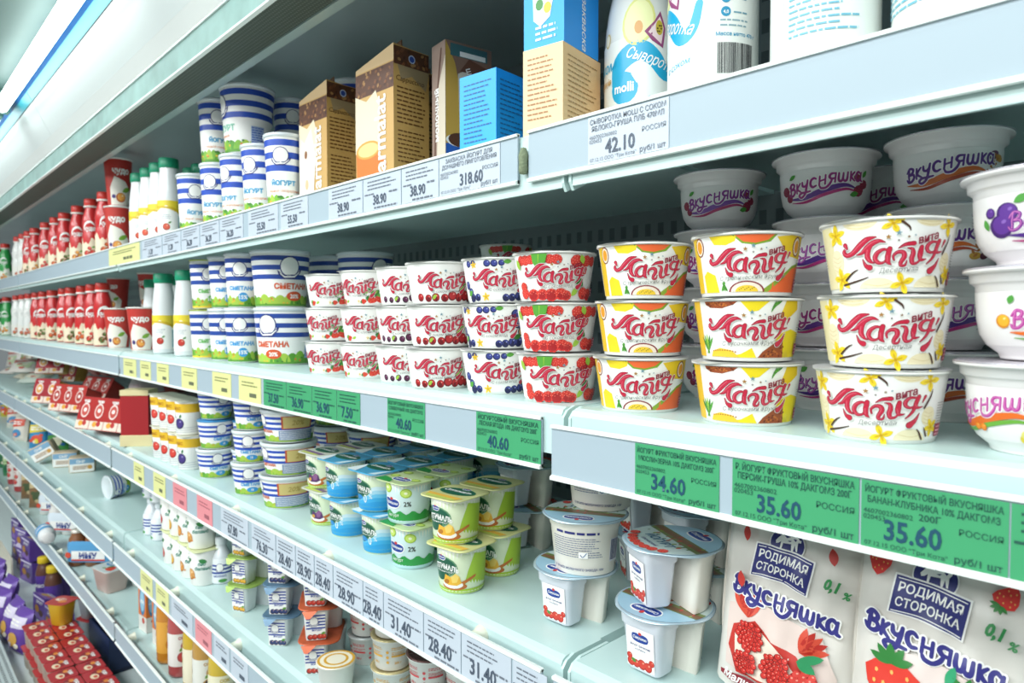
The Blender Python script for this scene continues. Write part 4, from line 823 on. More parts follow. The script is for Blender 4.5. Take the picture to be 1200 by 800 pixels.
# pots in joined rows of four with a yellow or leafy band
def pot_row(kind):
    r = empty('yogurt_four_pack'); prof = [(.0265, .001), (.0278, .004), (.0295, .068), (.0302, .076)]
    for k in range(4):
        A = Art(); A.rect(-92, 2, 92, 72, PALE, 0)
        if kind == 'yellow':
            A.rect(-92, 51, 92, 71, M('#e6b92e'), .6); A.text('БИО МАКС', -2, 57, 9, M('#b06a1a'), 2, bold=.03, fit=40); A.stroke([(-22, 40), (-14, 44), (-10, 36), (-4, 42), (4, 38)], 1.6, M('#3f5a5a'), 2); A.text('Bio', -10, 44, 10, M('#3f5a5a'), 2, shear=.2)
            if k < 3: A.ball(12, 30, 11, M('#d8453a'), M('#b02420'), M('#f2a898'), 1.4)
            else: A.ball(12, 26, 12, M('#4a3a80'), M('#2c2258'), M('#9a8ac0'), 1.4); A.leaf(14, 38, 10, 5, 1.2, M('#3f7a4a'), 2)
            for y in (8, 13, 18): A.stroke([(-60, y), (0, y - 2), (60, y + 1)], 1, M('#b9bfc9'), 1)
        else:
            c = ('#d63a34', '#e8b83a', '#e6a04a', '#e0a860')[k]
            A.ball(-6 + 3 * k, 26, 12, M(c), M('#b8742a' if k else '#a82420'), M('#f5d8a8'), 1.4); A.leaf(-8, 52, 16, 9, .5, M('#2f7a3c'), 2); A.leaf(24, 58, 18, 10, -.3, M('#3a8a4a'), 2)
            A.text('био', 30, 46, 9, M('#3f8a7a'), 2, bold=.03, shear=.2); A.text('баланс', 32, 36, 10, M('#3f8a7a'), 2, bold=.03, shear=.2)
            A.rect(-92, 60, -20 + 12 * k, 71, M('#ecc53a'), .6) if k < 2 else None
            for i in range(7): A.ell(-16 + i * 5, 20 + (i % 3) * 4, 2.6, 2.2, M('#d88a3a'), 1.9, n=8) if k > 1 else None
        m = MB(); m.lathe([(0, .002), (.024, .002), (.0255, 0)] + prof, M('#f3f3ee', .35), 30, c=(k * .061, 0, 0)); c0 = m.obj('pot', r)
        m = MB(); m.art(A, (lambda q, f: lambda u, v, o: (lambda p: (p[0] + q, p[1], p[2]))(f(u, v, o)))(k * .061, cone_map(prof, .0288)), frange(-.088, .088, .007)); m.obj('print', c0)
    m = MB()
    for k in range(4): m.loft([rrect(.0605, .0605, .012, z, 4, k * .061, 0) for z in (.0757, .0768)], M('#e9e6d0' if kind == 'yellow' else '#dfe3b0', .3, .2))
    m.obj('foil_lid', r); return Proto(r)
YP = pot_row('yellow'); LP = pot_row('leafy')
xr = XL(207, .538, ZC, .031)
for l in (0, 1): YP.put((xr - .183 - .01 * l, .538, ZC + l * .0776), 0, 'row of four white pots with yellow band, %s layer' % ('lower', 'upper')[l], 'four pack', 'rows of four yogurt pots')
ZD = ZT['D']; xr = XL(221, .533, ZD + .05, .031)
for l in (0, 1): LP.put((xr - .183 - .012 * l, .533, ZD + l * .0776), 0, 'row of four white pots with green leaves, %s layer' % ('lower', 'upper')[l], 'four pack', 'rows of four yogurt pots')
# ------------------------------------------------------------------ upper shelf
ZA = ZT['A']; ZB = ZT['B']
def bottle(name, prof, body, cap, capm, art=None, amap=None, rm=.03, cuts=(-.09, .09, .006), ring=None):
    r = empty(name); m = MB(); m.lathe(prof, body, 36); m.obj('bottle_body', r)
    cr, c0, c1 = cap; m = MB(); m.lathe([(cr * .98, c0), (cr, c0 + .001), (cr, c1 - .002), (cr * .93, c1), (0, c1)], capm, 28)
    c = m.obj('cap', r)
    if ring: m = MB(); m.lathe([(cr * 1.02, c0 - .006), (cr * 1.04, c0 - .005), (cr * 1.04, c0 - .0008), (cr * 1.0, c0 - .0005)], ring, 28); m.obj('tamper_ring', r)
    if art: m = MB(); m.art(art, cone_map(amap or prof, rm), frange(*cuts), [z for _, z in (amap or prof)][1:-1]); m.obj('label', r)
    return Proto(r)
WP = [(0, .003), (.034, .001), (.038, 0), (.0408, .003), (.0412, .008), (.0412, .105), (.0402, .122), (.0375, .142), (.0325, .165), (.026, .185), (.0195, .20), (.0185, .212)]
CY = M('#22a9d4', .35); CYD = M('#2b93bb', .38)
def whey(kind):
    A = Art(); wb = M('#eef0ea', .3); A.rect(-129, 14, 129, 118, wb, 0)
    A.ell(-20, 66, 16, 17, CY, 1); A.stroke([(-30, 72), (-24, 92), (-4, 103), (12, 95), (26, 78), (38, 84), (44, 104)], [12, 20, 21, 18, 14, 10, 7], CY, 1.1); A.poly([(-12, 80), (10, 64), (26, 50), (14, 52), (-6, 70)], wb, 1.4)
    A.text('molli', -20, 62, 14, PALE, 3, bold=.03, sx=.85); A.text('Сыворотка', 9, 88, 16, PALE, 3, bold=.01, rot=-.35, shear=.2, fit=58); A.text('с соком', 20, 52, 8, CY, 2, rot=.1, shear=.3)
    A.ell(-4, 134, 18, 26, M('#dfe08a', .4), 1, -.15); A.ell(-4, 134, 15.5, 23, M('#eeefb4', .4), 1.4, -.15); A.ell(-4, 127, 4.5, 7, M('#e0a86a'), 1.8); A.poly([(2, 122), (10, 112), (22, 105), (25, 126), (20, 144), (12, 132)], M('#9a4a7a', .4), 2); A.poly([(6, 121), (20, 109), (23, 126), (19, 138), (13, 130)], M('#f0d8da', .4), 2.3); A.ell(18, 126, 4, 8, M('#c8b23a'), 2.6)
    for i in range(6): A.ell(16 + 2 * (i % 3), 122 + 3 * (i // 2), 1, 1.2, M('#5a4a1a'), 3, n=6)
    A.ell(-44, 122, 5, 8, M('#d9c07a'), 1); A.ell(-44, 122, 3.4, 6, M('#f2ead0'), 1.3)
    for q, t in ((118, '0,0'), (106, '0,8'), (94, '4,0')): A.ell(67, q, 4.4, 4.4, CYD, 1); A.text(t, 67, q - 1.6, 4, PALE, 2, bold=.02); A.lines(74, q - 1, 88, 1, 1, M('#6f9fb0'), 1, h=1.4)
    A.text('Пищевая ценность', 76, 132, 4.5, CYD, 1, bold=.02); A.text('в 100 г продукта', 75, 126, 4.2, CYD, 1, bold=.02); A.lines(62, 86, 92, 2, 4.6, M('#8aa9b4'), 1, h=1.4); A.text('Масса нетто 470 г', 78, 73, 4.6, CYD, 1, bold=.02); A.bars(60, 40, 95, 67, M('#2a2c30'), 1)
    A.lines(-124, 128, -70, 19, 4.8, M('#6fb6cc'), 1, h=1.5, rag=.3)
    A.text('с соком', -60, 88, 15, CY, 1, bold=.01, shear=.3); A.text('персик-маракуйя', -60, 74, 9, M('#c99a4a'), 1, bold=.01, fit=46)
    A.e = [([(x, y - 12) for x, y in vs], fs, mm, ly) for vs, fs, mm, ly in A.e]
    return bottle('whey_bottle', WP, M('#eceee9', .22, coat=.5), (.0205, .204, .226), CY, A, WP, .0412, (-.126, .126, .006))
WH = whey('')
for px, Y, tn, d in ((752, .632, .0, 'leftmost of four, with a sliced fruit and blue swirl'), (834, .590, -1.35, 'second of four, turned to its barcode'), (965, .575, 2.35, 'third of four, turned to small blue print'), (1121, .575, 1.35, 'rightmost of four')):
    x = XP(px, Y, ZA); WH.put((x, Y, ZA), face(x, Y) + tn, 'tall white whey bottle, ' + d, 'bottle', 'whey bottles on the upper shelf')
# folding cartons
def box_px(name, pl, pn, pr, Yn, rot, h, face_l, face_r, colr, z, art_l=None, art_r=None, top=None, roof=0):
    'carton whose near upright edge is at column pn; left and right outlines at pl and pr'
    C = Vector((XP(pn, Yn, z), Yn, z)); dl = Vector((-math.cos(rot), -math.sin(rot), 0)); dr = Vector((-math.sin(rot), math.cos(rot), 0))
    wl = along(C, dl, pl); wr = min(along(C, dr, pr), .12); r = empty(name); m = MB()
    # local frame: near edge at the origin, x to the left face's far end is negative, y into the shelf
    hts = [0, -roof, -roof * 1.25, -roof * .2]
    P = [(0, 0), (-wl, 0), (-wl, wr), (0, wr)]; b = .0008
    m.add([(x, y, 0) for x, y in P] + [(x, y, h + q) for (x, y), q in zip(P, hts)], [(0, 4, 5, 1)], face_l, False)
    m.add([(0, 0, 0), (0, wr, 0), (0, wr, h + hts[3]), (0, 0, h)], [(0, 1, 2, 3)], face_r, False)
    m.add([(x, y, 0) for x, y in P] + [(x, y, h + q) for (x, y), q in zip(P, hts)], [(1, 5, 6, 2), (2, 6, 7, 3), (4, 7, 6, 5), (0, 1, 2, 3)], colr, False); m.obj('carton_body', r)
    if art_l: A = art_l(wl * 1000, h * 1000); m = MB(); m.art(A, lambda u, v, o: (u - wl, -o, v)); m.obj('front_print', r)
    if art_r: A = art_r(wr * 1000, h * 1000); m = MB(); m.art(A, lambda u, v, o: (o, u, v)); m.obj('side_print', r)
    if top: top(r, wl, wr, h, roof)
    r.rotation_euler.z = rot; r.location = (C.x, C.y, z + H0); return r, wl, wr
def textblock(ink, tone=None, bottom=None):
    def f(w, h):
        A = Art(); A.lines(w * .12, h * .88, w * .9, 13, h * .055, M(ink), 1, h=h * .014, rag=.4)
        if bottom: A.text(bottom, w * .45, h * .06, h * .05, M(ink), 1)
        return A
    return f
BX = M('#1aa6f4', .42); BX2 = M('#1496ee', .42); OR1 = M('#f6cda2', .5); OR2 = M('#f2c590', .5)
r, wl, wr = box_px('starter_box', 613, 659.5, 703, .530, math.radians(10), .096, OR1, OR2, OR2, ZA, textblock('#a8774a'), textblock('#b08450'))
tag(r, 'peach coloured carton box covered in small print, under a blue one', 'box', 'small carton boxes on the upper shelf')
def front_scene(w, h):
    A = Art()
    A.poly([(w * .25, h * .3), (w * .42, h * .22), (w * .66, h * .3), (w * .8, h * .62), (w * .7, h * .9), (w * .4, h * .95), (w * .22, h * .7)], M('#dfe9ee'), 1)
    for x, y, q, c in ((.4, .45, 5, '#3f8a3a'), (.55, .6, 6, '#3f5fb0'), (.6, .4, 5, '#e8d03a'), (.42, .72, 5, '#c8553a'), (.6, .8, 4, '#e8e8e8'), (.48, .58, 3, '#6b4a3a')): A.ell(w * x, h * y, q, q * 1.2, M(c), 1.5, n=9)
    A.lines(w * .3, h * .2, w * .9, 3, h * .06, M('#e0f0fa'), 1, h=h * .025); return A
def side_word(w, h):
    A = Art(); A.text('закваска', w * .5, h * .30, h * .13, PALE, 1, rot=-PI / 2, shear=.2, bold=.01); return A
r2, _, _ = box_px('starter_box', 614, 661, 701, .533, math.radians(9), .100, BX, BX2, BX2, ZA + .0965, front_scene, side_word)
tag(r2, 'bright blue carton box standing on the peach coloured one', 'box', 'small carton boxes on the upper shelf')
r3, _, _ = box_px('starter_box', 539, 581.5, 617, .545, math.radians(6), .104, BX, BX2, BX2, ZA, textblock('#1b5f98', bottom='100510'), textblock('#1b5f98'))
tag(r3, 'bright blue carton box with dark small print, in front of the milkshake carton', 'box', 'small carton boxes on the upper shelf')
def beans(A, x0, x1, y0, y1, n, seed=1, lay=1):
    R = random.Random(seed); A.rect(x0, y0, x1, y1, M('#5a3420'), lay)
    for i in range(n):
        x, y, a = R.uniform(x0 + 3, x1 - 3), R.uniform(y0 + 2, y1 - 2), R.random() * 3; A.ell(x, y, 3.2, 2.1, M(('#7d4c2c', '#8f5a34', '#4a2818', '#b98a54')[i % 4]), lay + .4 + i * .01, a, n=9); A.stroke([(x - 2 * math.cos(a), y - 2 * math.sin(a)), (x + 2 * math.cos(a), y + 2 * math.sin(a))], .5, M('#2f1a10'), lay + .8 + i * .01, k=2)
def coffee_front(cup):
    def f(w, h):
        A = Art(); A.rect(0, 0, w, h * .98 - 20, M('#cfa564'), .3); beans(A, 0, w, h * .70, h - 26, 40, 4, .5)
        A.poly([(0, h * .72), (w * .3, h * .66), (w * .55, h * .72), (w * .66, h * .60), (w * .62, h * .34), (w * .4, h * .36), (0, h * .30)], M('#efdfbf'), 1.9)
        if cup: A.poly([(w * .04, 0), (w * .02, h * .30), (w * .66, h * .30), (w * .6, 0)], M('#e07a34'), 2.4); A.ell(w * .34, h * .31, w * .32, h * .065, M('#e8a04a'), 2.6); A.ell(w * .34, h * .31, w * .27, h * .05, M('#f2d48c'), 2.9); A.stroke([(w * .64, h * .22), (w * .8, h * .18), (w * .62, h * .08)], 4, M('#e07a34'), 2.5)
        else: A.poly([(0, 0), (0, h * .62), (w * .2, h * .55), (w * .45, h * .66), (w * .6, h * .4), (w * .5, 0)], M('#f3eadb'), 2.4); A.ell(w * .25, h * .45, 5, 7, M('#8a5a34'), 2.8); A.ell(w * .28, h * .2, 6, 9, M('#d8b890'), 2.8)
        A.text('parmalat', w * .80, h * .36, w * .40, PALE, 3.2, bold=.02, rot=PI / 2, sx=.95); return A
    return f
def coffee_side(w, h):
    A = Art(); A.rect(0, 0, w, h - 2, M('#c9a05c'), .3); beans(A, 0, w, h * .86, h - 3, 26, 8, .5); A.poly([(w * .1, h * .86), (w * .2, h * .76), (w * .5, h * .80), (w * .9, h * .72), (w, h * .86)], M('#a58f6a'), .9)
    A.ell(w * .5, h * .92, 6, 6, M('#c8d4ea'), 2.4); A.ell(w * .5, h * .92, 4.6, 4.6, M('#2f4a9a'), 2.7); A.text('Cappuccino', w * .45, h * .75, w * .17, M('#5a3a1c'), 1, shear=.2)
    A.lines(w * .08, h * .70, w * .92, 9, h * .03, M('#6d4a24'), 1, h=h * .010); A.lines(w * .1, h * .40, w * .9, 8, h * .03, M('#6d4a24'), 1, h=h * .009)
    A.ell(w * .5, h * .06, w * .36, h * .035, PALE, 1.2); A.text('молоко', w * .5, h * .05, w * .14, M('#3a3a5a'), 2, bold=.02); return A
def fold_top(r, wl, wr, h, roof):
    m = MB(); m.add([(-.001, wr * .22, h - roof * .05), (-wl + .001, wr * .22, h - roof * 1.02), (-wl + .001, wr * .26, h - roof * 1.02), (-.001, wr * .26, h - roof * .05), (-.001, wr * .23, h + .008), (-wl + .001, wr * .23, h - roof + .008), (-wl + .001, wr * .25, h - roof + .008), (-.001, wr * .25, h + .008)], [(0, 1, 5, 4), (2, 3, 7, 6), (4, 5, 6, 7), (1, 2, 6, 5), (3, 0, 4, 7)], M('#6d4a30', .4), False); m.obj('folded_seam', r)
cf = M('#d9b98a', .4); cs = M('#b08a50', .4); ct = M('#6a452c', .45)
for q, (pl, pn, pr, Y, h, cup, d) in enumerate(((418, 462, 503, .565, .208, 1, 'with an orange cup, right one of two in front'), (352, 384, 421, .57, .208, 0, 'with poured milk, left one of two in front'))):
    r, wl, wr = box_px('coffee_milk_carton', pl, pn, pr, Y, math.radians(2), h, cf, cs, ct, ZA, coffee_front(cup), coffee_side, fold_top, .018); tag(r, 'tan coffee milk carton ' + d, 'carton', 'coffee milk cartons on the upper shelf')
r, _, _ = box_px('coffee_milk_carton', 462, 497, 530, .665, math.radians(2), .208, cf, cs, ct, ZA, None, coffee_side, fold_top, .018); tag(r, 'tan coffee milk carton standing behind the one with the orange cup', 'carton', 'coffee milk cartons on the upper shelf')
def shake_side(w, h):
    A = Art(); A.rect(0, 0, w, h, M('#8a6a5c'), .3); A.poly([(0, 0), (w * .3, 0), (w * .34, h * .62), (w * .2, h * .85), (0, h)], M('#c9a24a'), .6); A.poly([(w * .32, h * .05), (w * .86, h * .05), (w * .98, h * .8), (w * .8, h * .76), (w * .55, h * .84), (w * .26, h * .78)], M('#d9cfc0'), 1)
    for i in range(5): A.stroke([(w * (.4 + .1 * i), h * .08), (w * (.36 + .13 * i), h * .76)], 1.2, M('#efe8dc'), 1.4)
    A.poly([(w * .3, h * .8), (w * .5, h * .9), (w * .9, h * .86), (w * .96, h * .76), (w * .5, h * .8)], M('#6a4232'), 1.6); A.rect(w * .1, h * .90, w * .9, h * .985, M('#3f6a70'), 1.8); A.rect(w * .3, h * .905, w * .86, h * .94, PALE, 2.2)
    A.text('ШОКОЛАД', w * .55, h * .70, w * .13, PALE, 2.5, rot=-1.2, bold=.03, fit=h * .5)
    A.poly([(0, 0), (w * .5, 0), (w * .5, h * .24), (w * .3, h * .30), (0, h * .28)], M('#2f62b8'), 2); A.ell(w * .3, h * .31, w * .3, h * .045, PALE, 2.3); A.ell(w * .3, h * .315, w * .25, h * .05, M('#5a3828'), 2.6); return A
def shake_front(w, h):
    A = Art(); A.rect(0, 0, w, h, M('#9a8378'), .3); A.poly([(w * .3, 0), (w, 0), (w, h * .9), (w * .5, h * .7)], M('#d8cbb8'), .7); A.stroke([(w * .2, 5), (w * .3, h * .5), (w * .7, h * .95)], 4, M('#5f4034'), 1); A.text('молочный', w * .5, h * .5, w * .4, PALE, 1.5, rot=PI / 2, bold=.03); return A
sm = M('#8a7064', .35, .2)
r, _, _ = box_px('milkshake_carton', 507, 522.5, 576, .600, math.radians(-8), .200, sm, sm, M('#4f342a', .45), ZA, shake_front, shake_side, None, .004); tag(r, 'tall brown milkshake carton behind the blue box', 'carton', 'milkshake cartons on the upper shelf')
r, _, _ = box_px('milkshake_carton', 572, 592, 622, .68, math.radians(14), .165, sm, sm, M('#4f342a', .45), ZA, shake_front, shake_side, None, .004); tag(r, 'shorter brown milkshake carton peeping over the blue box', 'carton', 'milkshake cartons on the upper shelf')
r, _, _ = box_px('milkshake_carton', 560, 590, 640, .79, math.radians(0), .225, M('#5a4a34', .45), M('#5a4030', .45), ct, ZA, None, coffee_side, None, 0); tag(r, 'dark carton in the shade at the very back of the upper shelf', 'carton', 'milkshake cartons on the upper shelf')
tag(MB().lathe([(0, 0), (.004, .001), (.0052, .005), (.0046, .012), (.0054, .019), (.003, .0265), (0, .028)], M('#7f8a6e', .9, noise=.4, bump=1., scale=300), 14).obj('crumpled_lump', None, (XP(613.5, .4945, .16), .4945, .147 + H0)), 'grey green crumpled lump wedged between the upper rails', 'lump')
# striped yogurts
GA = 'striped yogurt cups on the upper shelf'
YBK = striped('yogurt_bucket', .0515, .042, .132, 3, 'ЙОГУРТ', '#8cc8b0', lid='clear', bu=-46, word2='питьевой')
YCP = striped('yogurt_cup', .0355, .029, .132, 3, 'ЙОГУРТ', '#3a9ac8', lid='clear', bu=-14, word2='с чёрной смородиной')
lefts = [(308, .2), (281, -.25), (256, -.5), (233, -.1), (206, .5)]; px_prev = None
for i, (l, tn) in enumerate(lefts):
    x = XL(l, .558, ZA + .1, .0375)
    if px_prev is not None: x = min(x, px_prev - .0775)
    px_prev = x; YCP.put((x, .558, ZA), face(x, .558) + tn, 'tall blue striped yogurt cup, lower row, %s from the tan cartons' % ('first', 'second', 'third', 'fourth', 'fifth')[i], 'yogurt cup', GA)
zu = ZA + .1348
for l, P, rr, d, tn, Y in ((256, YBK, .054, 'large blue striped yogurt bucket on top of the lower row', -.35, .575), (231, YCP, .0375, 'tall blue striped yogurt cup, upper row, left of the bucket', .5, .558), (319, YCP, .0375, 'tall blue striped yogurt cup, upper row, right of the bucket', .55, .672)):
    x = XL(l, Y, zu + .1, rr)
    if Y > .66: YCP.put((x, Y, ZA), face(x, Y), 'tall blue striped yogurt cup hidden low behind the front row', 'yogurt cup', GA)
    P.put((x, Y, zu), face(x, Y) + tn, d, 'yogurt cup', GA)
for l, Y, d in ((384, .72, 'in shade behind the tan cartons'),):
    for k in (0, 1):
        x = XL(l, Y, zu, .054); YBK.put((x, Y, ZA + k * .1348), face(x, Y) + .5, 'large blue striped yogurt bucket %s, %s' % (d, ('lower', 'upper')[k]), 'yogurt cup', GA)
# drink bottles
GBP = [(0, .002), (.022, 0), (.0255, .002), (.0262, .006), (.0262, .098), (.0258, .112), (.0245, .132), (.0225, .152), (.0205, .168), (.0205, .178)]
def milk_drink(col):
    A = Art(); A.rect(-82, 12, 82, 97, PALE, 0); A.poly([(-82, 96), (82, 96), (82, 66), (30, 62), (-4, 84), (-30, 70), (-60, 84), (-82, 66)], M('#ecd23a'), 1); A.poly([(-82, 80), (-40, 84), (10, 80), (40, 66), (82, 72), (82, 70), (40, 62), (0, 76), (-40, 78)], M('#d8b52a'), 1.4)
    for u in (-4, 62, -66):
        A.ball(u, 32, 8.5, M(col), M('#a83a24'), M('#f2b098'), 2); A.leaf(u + 4, 40, 9, 4, .6, M('#4f8a3a'), 2.4); A.lines(u - 10, 60, u + 12, 3, 4, M('#8a98a8'), 2, h=1.2)
    A.rect(24, 16, 40, 60, M('#bfe0e6'), 1.6); A.lines(25, 56, 39, 10, 4, M('#4a9ab0'), 2, h=1.6, rag=.1)
    return bottle('milk_bottle', GBP, M('#e9ecec', .25, coat=.5), (.0225, .176, .200), M('#17906a', .4), A, [(.0263, .002), (.0263, .098)], .0263, (-.081, .081, .006))
MD1 = milk_drink('#d8553a'); MD2 = milk_drink('#c8382e')
RBP = [(0, .002), (.022, 0), (.0262, .002), (.027, .006), (.027, .072), (.0255, .088), (.0245, .096), (.0262, .108), (.0268, .122), (.0245, .142), (.0195, .160), (.0172, .168), (.0172, .176)]
def red_drink(body, low, fruit):
    A = Art(); b = M(body, .3, coat=.4); A.rect(-84, 4, 84, 134, b, 0)
    A.poly([(x, 62 + 9 * math.sin(x * .13) + 6 * math.sin(x * .37)) for x in frange(-84, 84, 4)] + [(84, 4), (-84, 4)], M(low), 1)
    for u in (-2, 56, -60):
        A.stroke([(u - 20, 92), (u - 12, 116), (u + 4, 124), (u + 16, 112)], [1, 6, 7, 1], PALE, 2); A.text('чудо', u, 96, 19, PALE, 2, bold=.05, shear=.15, sx=.8)
        for dx, dy, q in ((-8, 22, 9), (8, 26, 8), (0, 38, 6)): A.ball(u + dx, dy, q, M(fruit), M('#8a2a1a'), M('#f4c49a'), 2)
        A.leaf(u + 6, 40, 12, 6, .4, M('#6fa83a'), 2.5); A.leaf(u - 12, 12, 12, 6, .3, M('#3f8a3a'), 2.5)
    return bottle('yogurt_bottle', RBP, b, (.0205, .178, .200), M('#d8382e', .35), A, RBP, .0265, (-.082, .082, .008), M('#f0e6e0', .4))
RD = [red_drink('#c8282a', '#f0dcc0', c) for c in ('#e0682e', '#d83a34', '#e8a03a', '#4a7a3a')]
WD = red_drink('#e6e6e2', '#e6e2da', '#d87a5a'); GD = red_drink('#2f9a4a', '#eceadc', '#e8a02a')
def row_bottles(P, lefts, Y, z, r, desc, cat, grp, alt=0, first='first', mind=.058, Yalt=None):
    prev = None; W_ = ('first', 'second', 'third', 'fourth', 'fifth', 'sixth', 'seventh', 'eighth', 'ninth')
    for i, l in enumerate(lefts):
        y = (Yalt if (Yalt and i % 2) else Y); x = XL(l, y, z + .08, r)
        if prev is not None and not Yalt: x = min(x, prev - mind)
        prev = x; P[i % len(P)].put((x, y, z), face(x, y) * .9 + random.uniform(-.35, .35), desc % W_[i], cat, grp)
row_bottles([MD1], (184, 173, 162, 151), .555, ZA, .027, 'white milk bottle with green cap, upper shelf, %s from the striped cups', 'bottle', 'green capped milk bottles')
for k, l in enumerate((222, 212)): x = XL(l, .635, ZA + .1, .027); MD1.put((x, .635, ZA), face(x, .6), 'white milk bottle with green cap, behind the upper striped cups, %s' % ('right', 'left')[k], 'bottle', 'green capped milk bottles')
row_bottles([MD2], (203, 178), .552, ZB, .027, 'white milk bottle with green cap, eye level shelf front, %s from the striped cups', 'bottle', 'green capped milk bottles')
row_bottles([MD2], (193, 167), .612, ZB, .027, 'white milk bottle with green cap, eye level shelf second row, %s from the striped cups', 'bottle', 'green capped milk bottles')
row_bottles(RD, (111, 96, 81, 66, 56, 45, 33, 26), .556, ZA, .0275, 'red drinking yogurt bottle, upper shelf, %s from the red cups', 'bottle', 'red drinking yogurt bottles')
row_bottles([RD[3], RD[1], RD[0]], (109, 98, 87, 74, 66, 53, 43, 35), .556, ZB, .0275, 'red drinking yogurt bottle, eye level shelf, %s from the red cups', 'bottle', 'red drinking yogurt bottles')
for z, ls, nm in ((ZA, (20, 14), 'upper'), (ZB, (27, 20, 13), 'eye level')): row_bottles([WD], ls, .556, z, .0275, 'whitish drinking yogurt bottle, %s shelf, %%s left of the red ones' % nm, 'bottle', 'pale drinking yogurt bottles')
for z, ls, nm in ((ZA, (-1, -10), 'upper'), (ZB, (1, -8), 'eye level')): row_bottles([GD], ls, .556, z, .0275, 'green drinking yogurt bottle, %s shelf, %%s left of the whitish ones' % nm, 'bottle', 'green drinking yogurt bottles')
# red paper cups
def red_cup(rt, rb, h, name='paper_cup'):
    r = empty(name); pr = [(rb, .002), (rt, h - .003)]; m = MB(); m.lathe([(0, .003), (rb - .002, .003), (rb - .0015, 0), (rb, .0005), (rb, .002), (rt, h - .003), (rt + .002, h - .003), (rt + .0025, h - .0012), (rt + .002, h)], PLASTIC, 36); m.obj('cup', r)
    A = Art(); Hm = h * 1000; C = (rt + rb) / 2 * 1000 * PI; A.rect(-C, 3, C, Hm - 4, M('#c23a32', .4), 0)
    for u in (-6, -6 + C, -6 - C):
        A.poly([(u - C * .3, 4), (u + C * .3, 4), (u + C * .34, Hm * .3), (u + C * .12, Hm * .52), (u - C * .16, Hm * .62), (u - C * .3, Hm * .38)], M('#eee7dc'), 1)
        A.text('чудо', u, Hm * .68, Hm * .17, PALE, 2, bold=.05, fit=C * .42); A.ball(u, Hm * .18, Hm * .1, M('#e8a04a'), M('#b8562a'), M('#f5dcae'), 2); A.leaf(u + 4, Hm * .3, Hm * .2, Hm * .1, .5, M('#7aa83a'), 2.4); A.ell(u - C * .2, Hm * .2, 6, 6, M('#4a3a78'), 2.2)
    A.rect(C * .42, Hm * .08, C * .56, Hm * .3, M('#d8d8dc'), 1); A.bars(C * .43, Hm * .1, C * .55, Hm * .28, M('#444'), 1.4) if False else None
    m = MB(); m.art(A, cone_map(pr, (rt + rb) / 2), frange(-C / 1000, C / 1000, .007)); m.obj('print', r)
    m = MB(); m.lathe([(rt + .0024, h), (rt + .0028, h + .0006), (0, h + .001)], M('#d9cfc8', .3, .3), 36); m.obj('foil_lid', r); return Proto(r)
RC1 = red_cup(.0375, .0275, .140); RC2 = red_cup(.0375, .027, .118)
def rc(P, l, Y, z, d, tn=0): x = XL(l, Y, z + .1, .040); P.put((x, Y, z), face(x, Y) + tn, d, 'cup', 'red yogurt cups')
rc(RC1, 121, .565, ZA, 'tall red cup beside the upper red bottles, lower of two'); rc(RC1, 120, .565, ZA + .1412, 'tall red cup beside the upper red bottles, upper of two', .4)
rc(RC1, 150, .69, ZA, 'tall red cup behind the green capped bottles, lower of two'); rc(RC1, 150, .69, ZA + .1412, 'tall red cup behind the green capped bottles, upper of two')
rc(RC2, 120, .556, ZB, 'red and white cup in front, beside the eye level red bottles'); rc(RC2, 147, .556, ZB, 'red and white cup in front, beside the eye level milk bottles')
for l, d in ((124, 'left'), (160, 'right')):
    for k in (0, 1): rc(RC2, l, .70, ZB + k * .1192, 'red cup in the second row of the eye level shelf, %s stack, %s' % (d, ('lower', 'upper')[k]), 2.6)
# sour cream on the eye level shelf
BIG = striped('sour_cream_bucket', .0545, .046, .106, 3, 'СМЕТАНА', '#d8582e', '20%', bu=14, sk=M('#2a4a9c', .38)); MID = striped('sour_cream_tall_cup', .0335, .0275, .106, 3, 'СМЕТАНА', '#3a9ad8', '15%', bu=2, sk=M('#2a4a9c', .38)); MIY = striped('sour_cream_tall_cup', .0335, .0275, .106, 3, 'СМЕТАНА', '#6ab85a', '10%', lid='#a9b84a', bu=2, sk=M('#2a4a9c', .38), yfill=True)
GS = 'striped sour cream on the eye level shelf'
for k, (lv) in enumerate(('lower', 'upper')):
    z = ZB + k * .1088
    for l, P, Y, tn, d in ((262, MID, .556, -.25, 'second from the green lidded one'), (243, MID, .560, -.05, 'right of the green lidded one'), (221, MIY, .556, .1, 'with green lid and yellow foot')):
        x = XL(l, Y, z + .06, .0355); P.put((x, Y, z), face(x, Y) + tn, 'tall blue striped cup, %s row, %s' % (lv, d), 'cup', GS)
    x = XL((296, 292)[k], .592, z + .06, .057); BIG.put((x, .592, z), face(x, .592) + (-.9, .05)[k], 'large blue striped tub in front, %s of two' % lv, 'tub', GS)
    x = -1.115; MID.put((x, .615, z), face(x, .615) + .3, 'tall blue striped cup behind the strawberry cups, %s of two' % lv, 'cup', GS) if k == 0 else None
    for l, Y, d in ((360, .735, 'right behind the strawberry cups'), (394, .735, 'right behind the dark cherry cups')): x = XL(l, Y, z + .06, .057); BIG.put((x, Y, z), face(x, Y) + .3, 'large blue striped tub %s, %s' % (d, lv), 'tub', GS)
# ------------------------------------------------------------------ second lowest shelf
ZE = ZT['E'] + .0005; ZB0 = -1.09
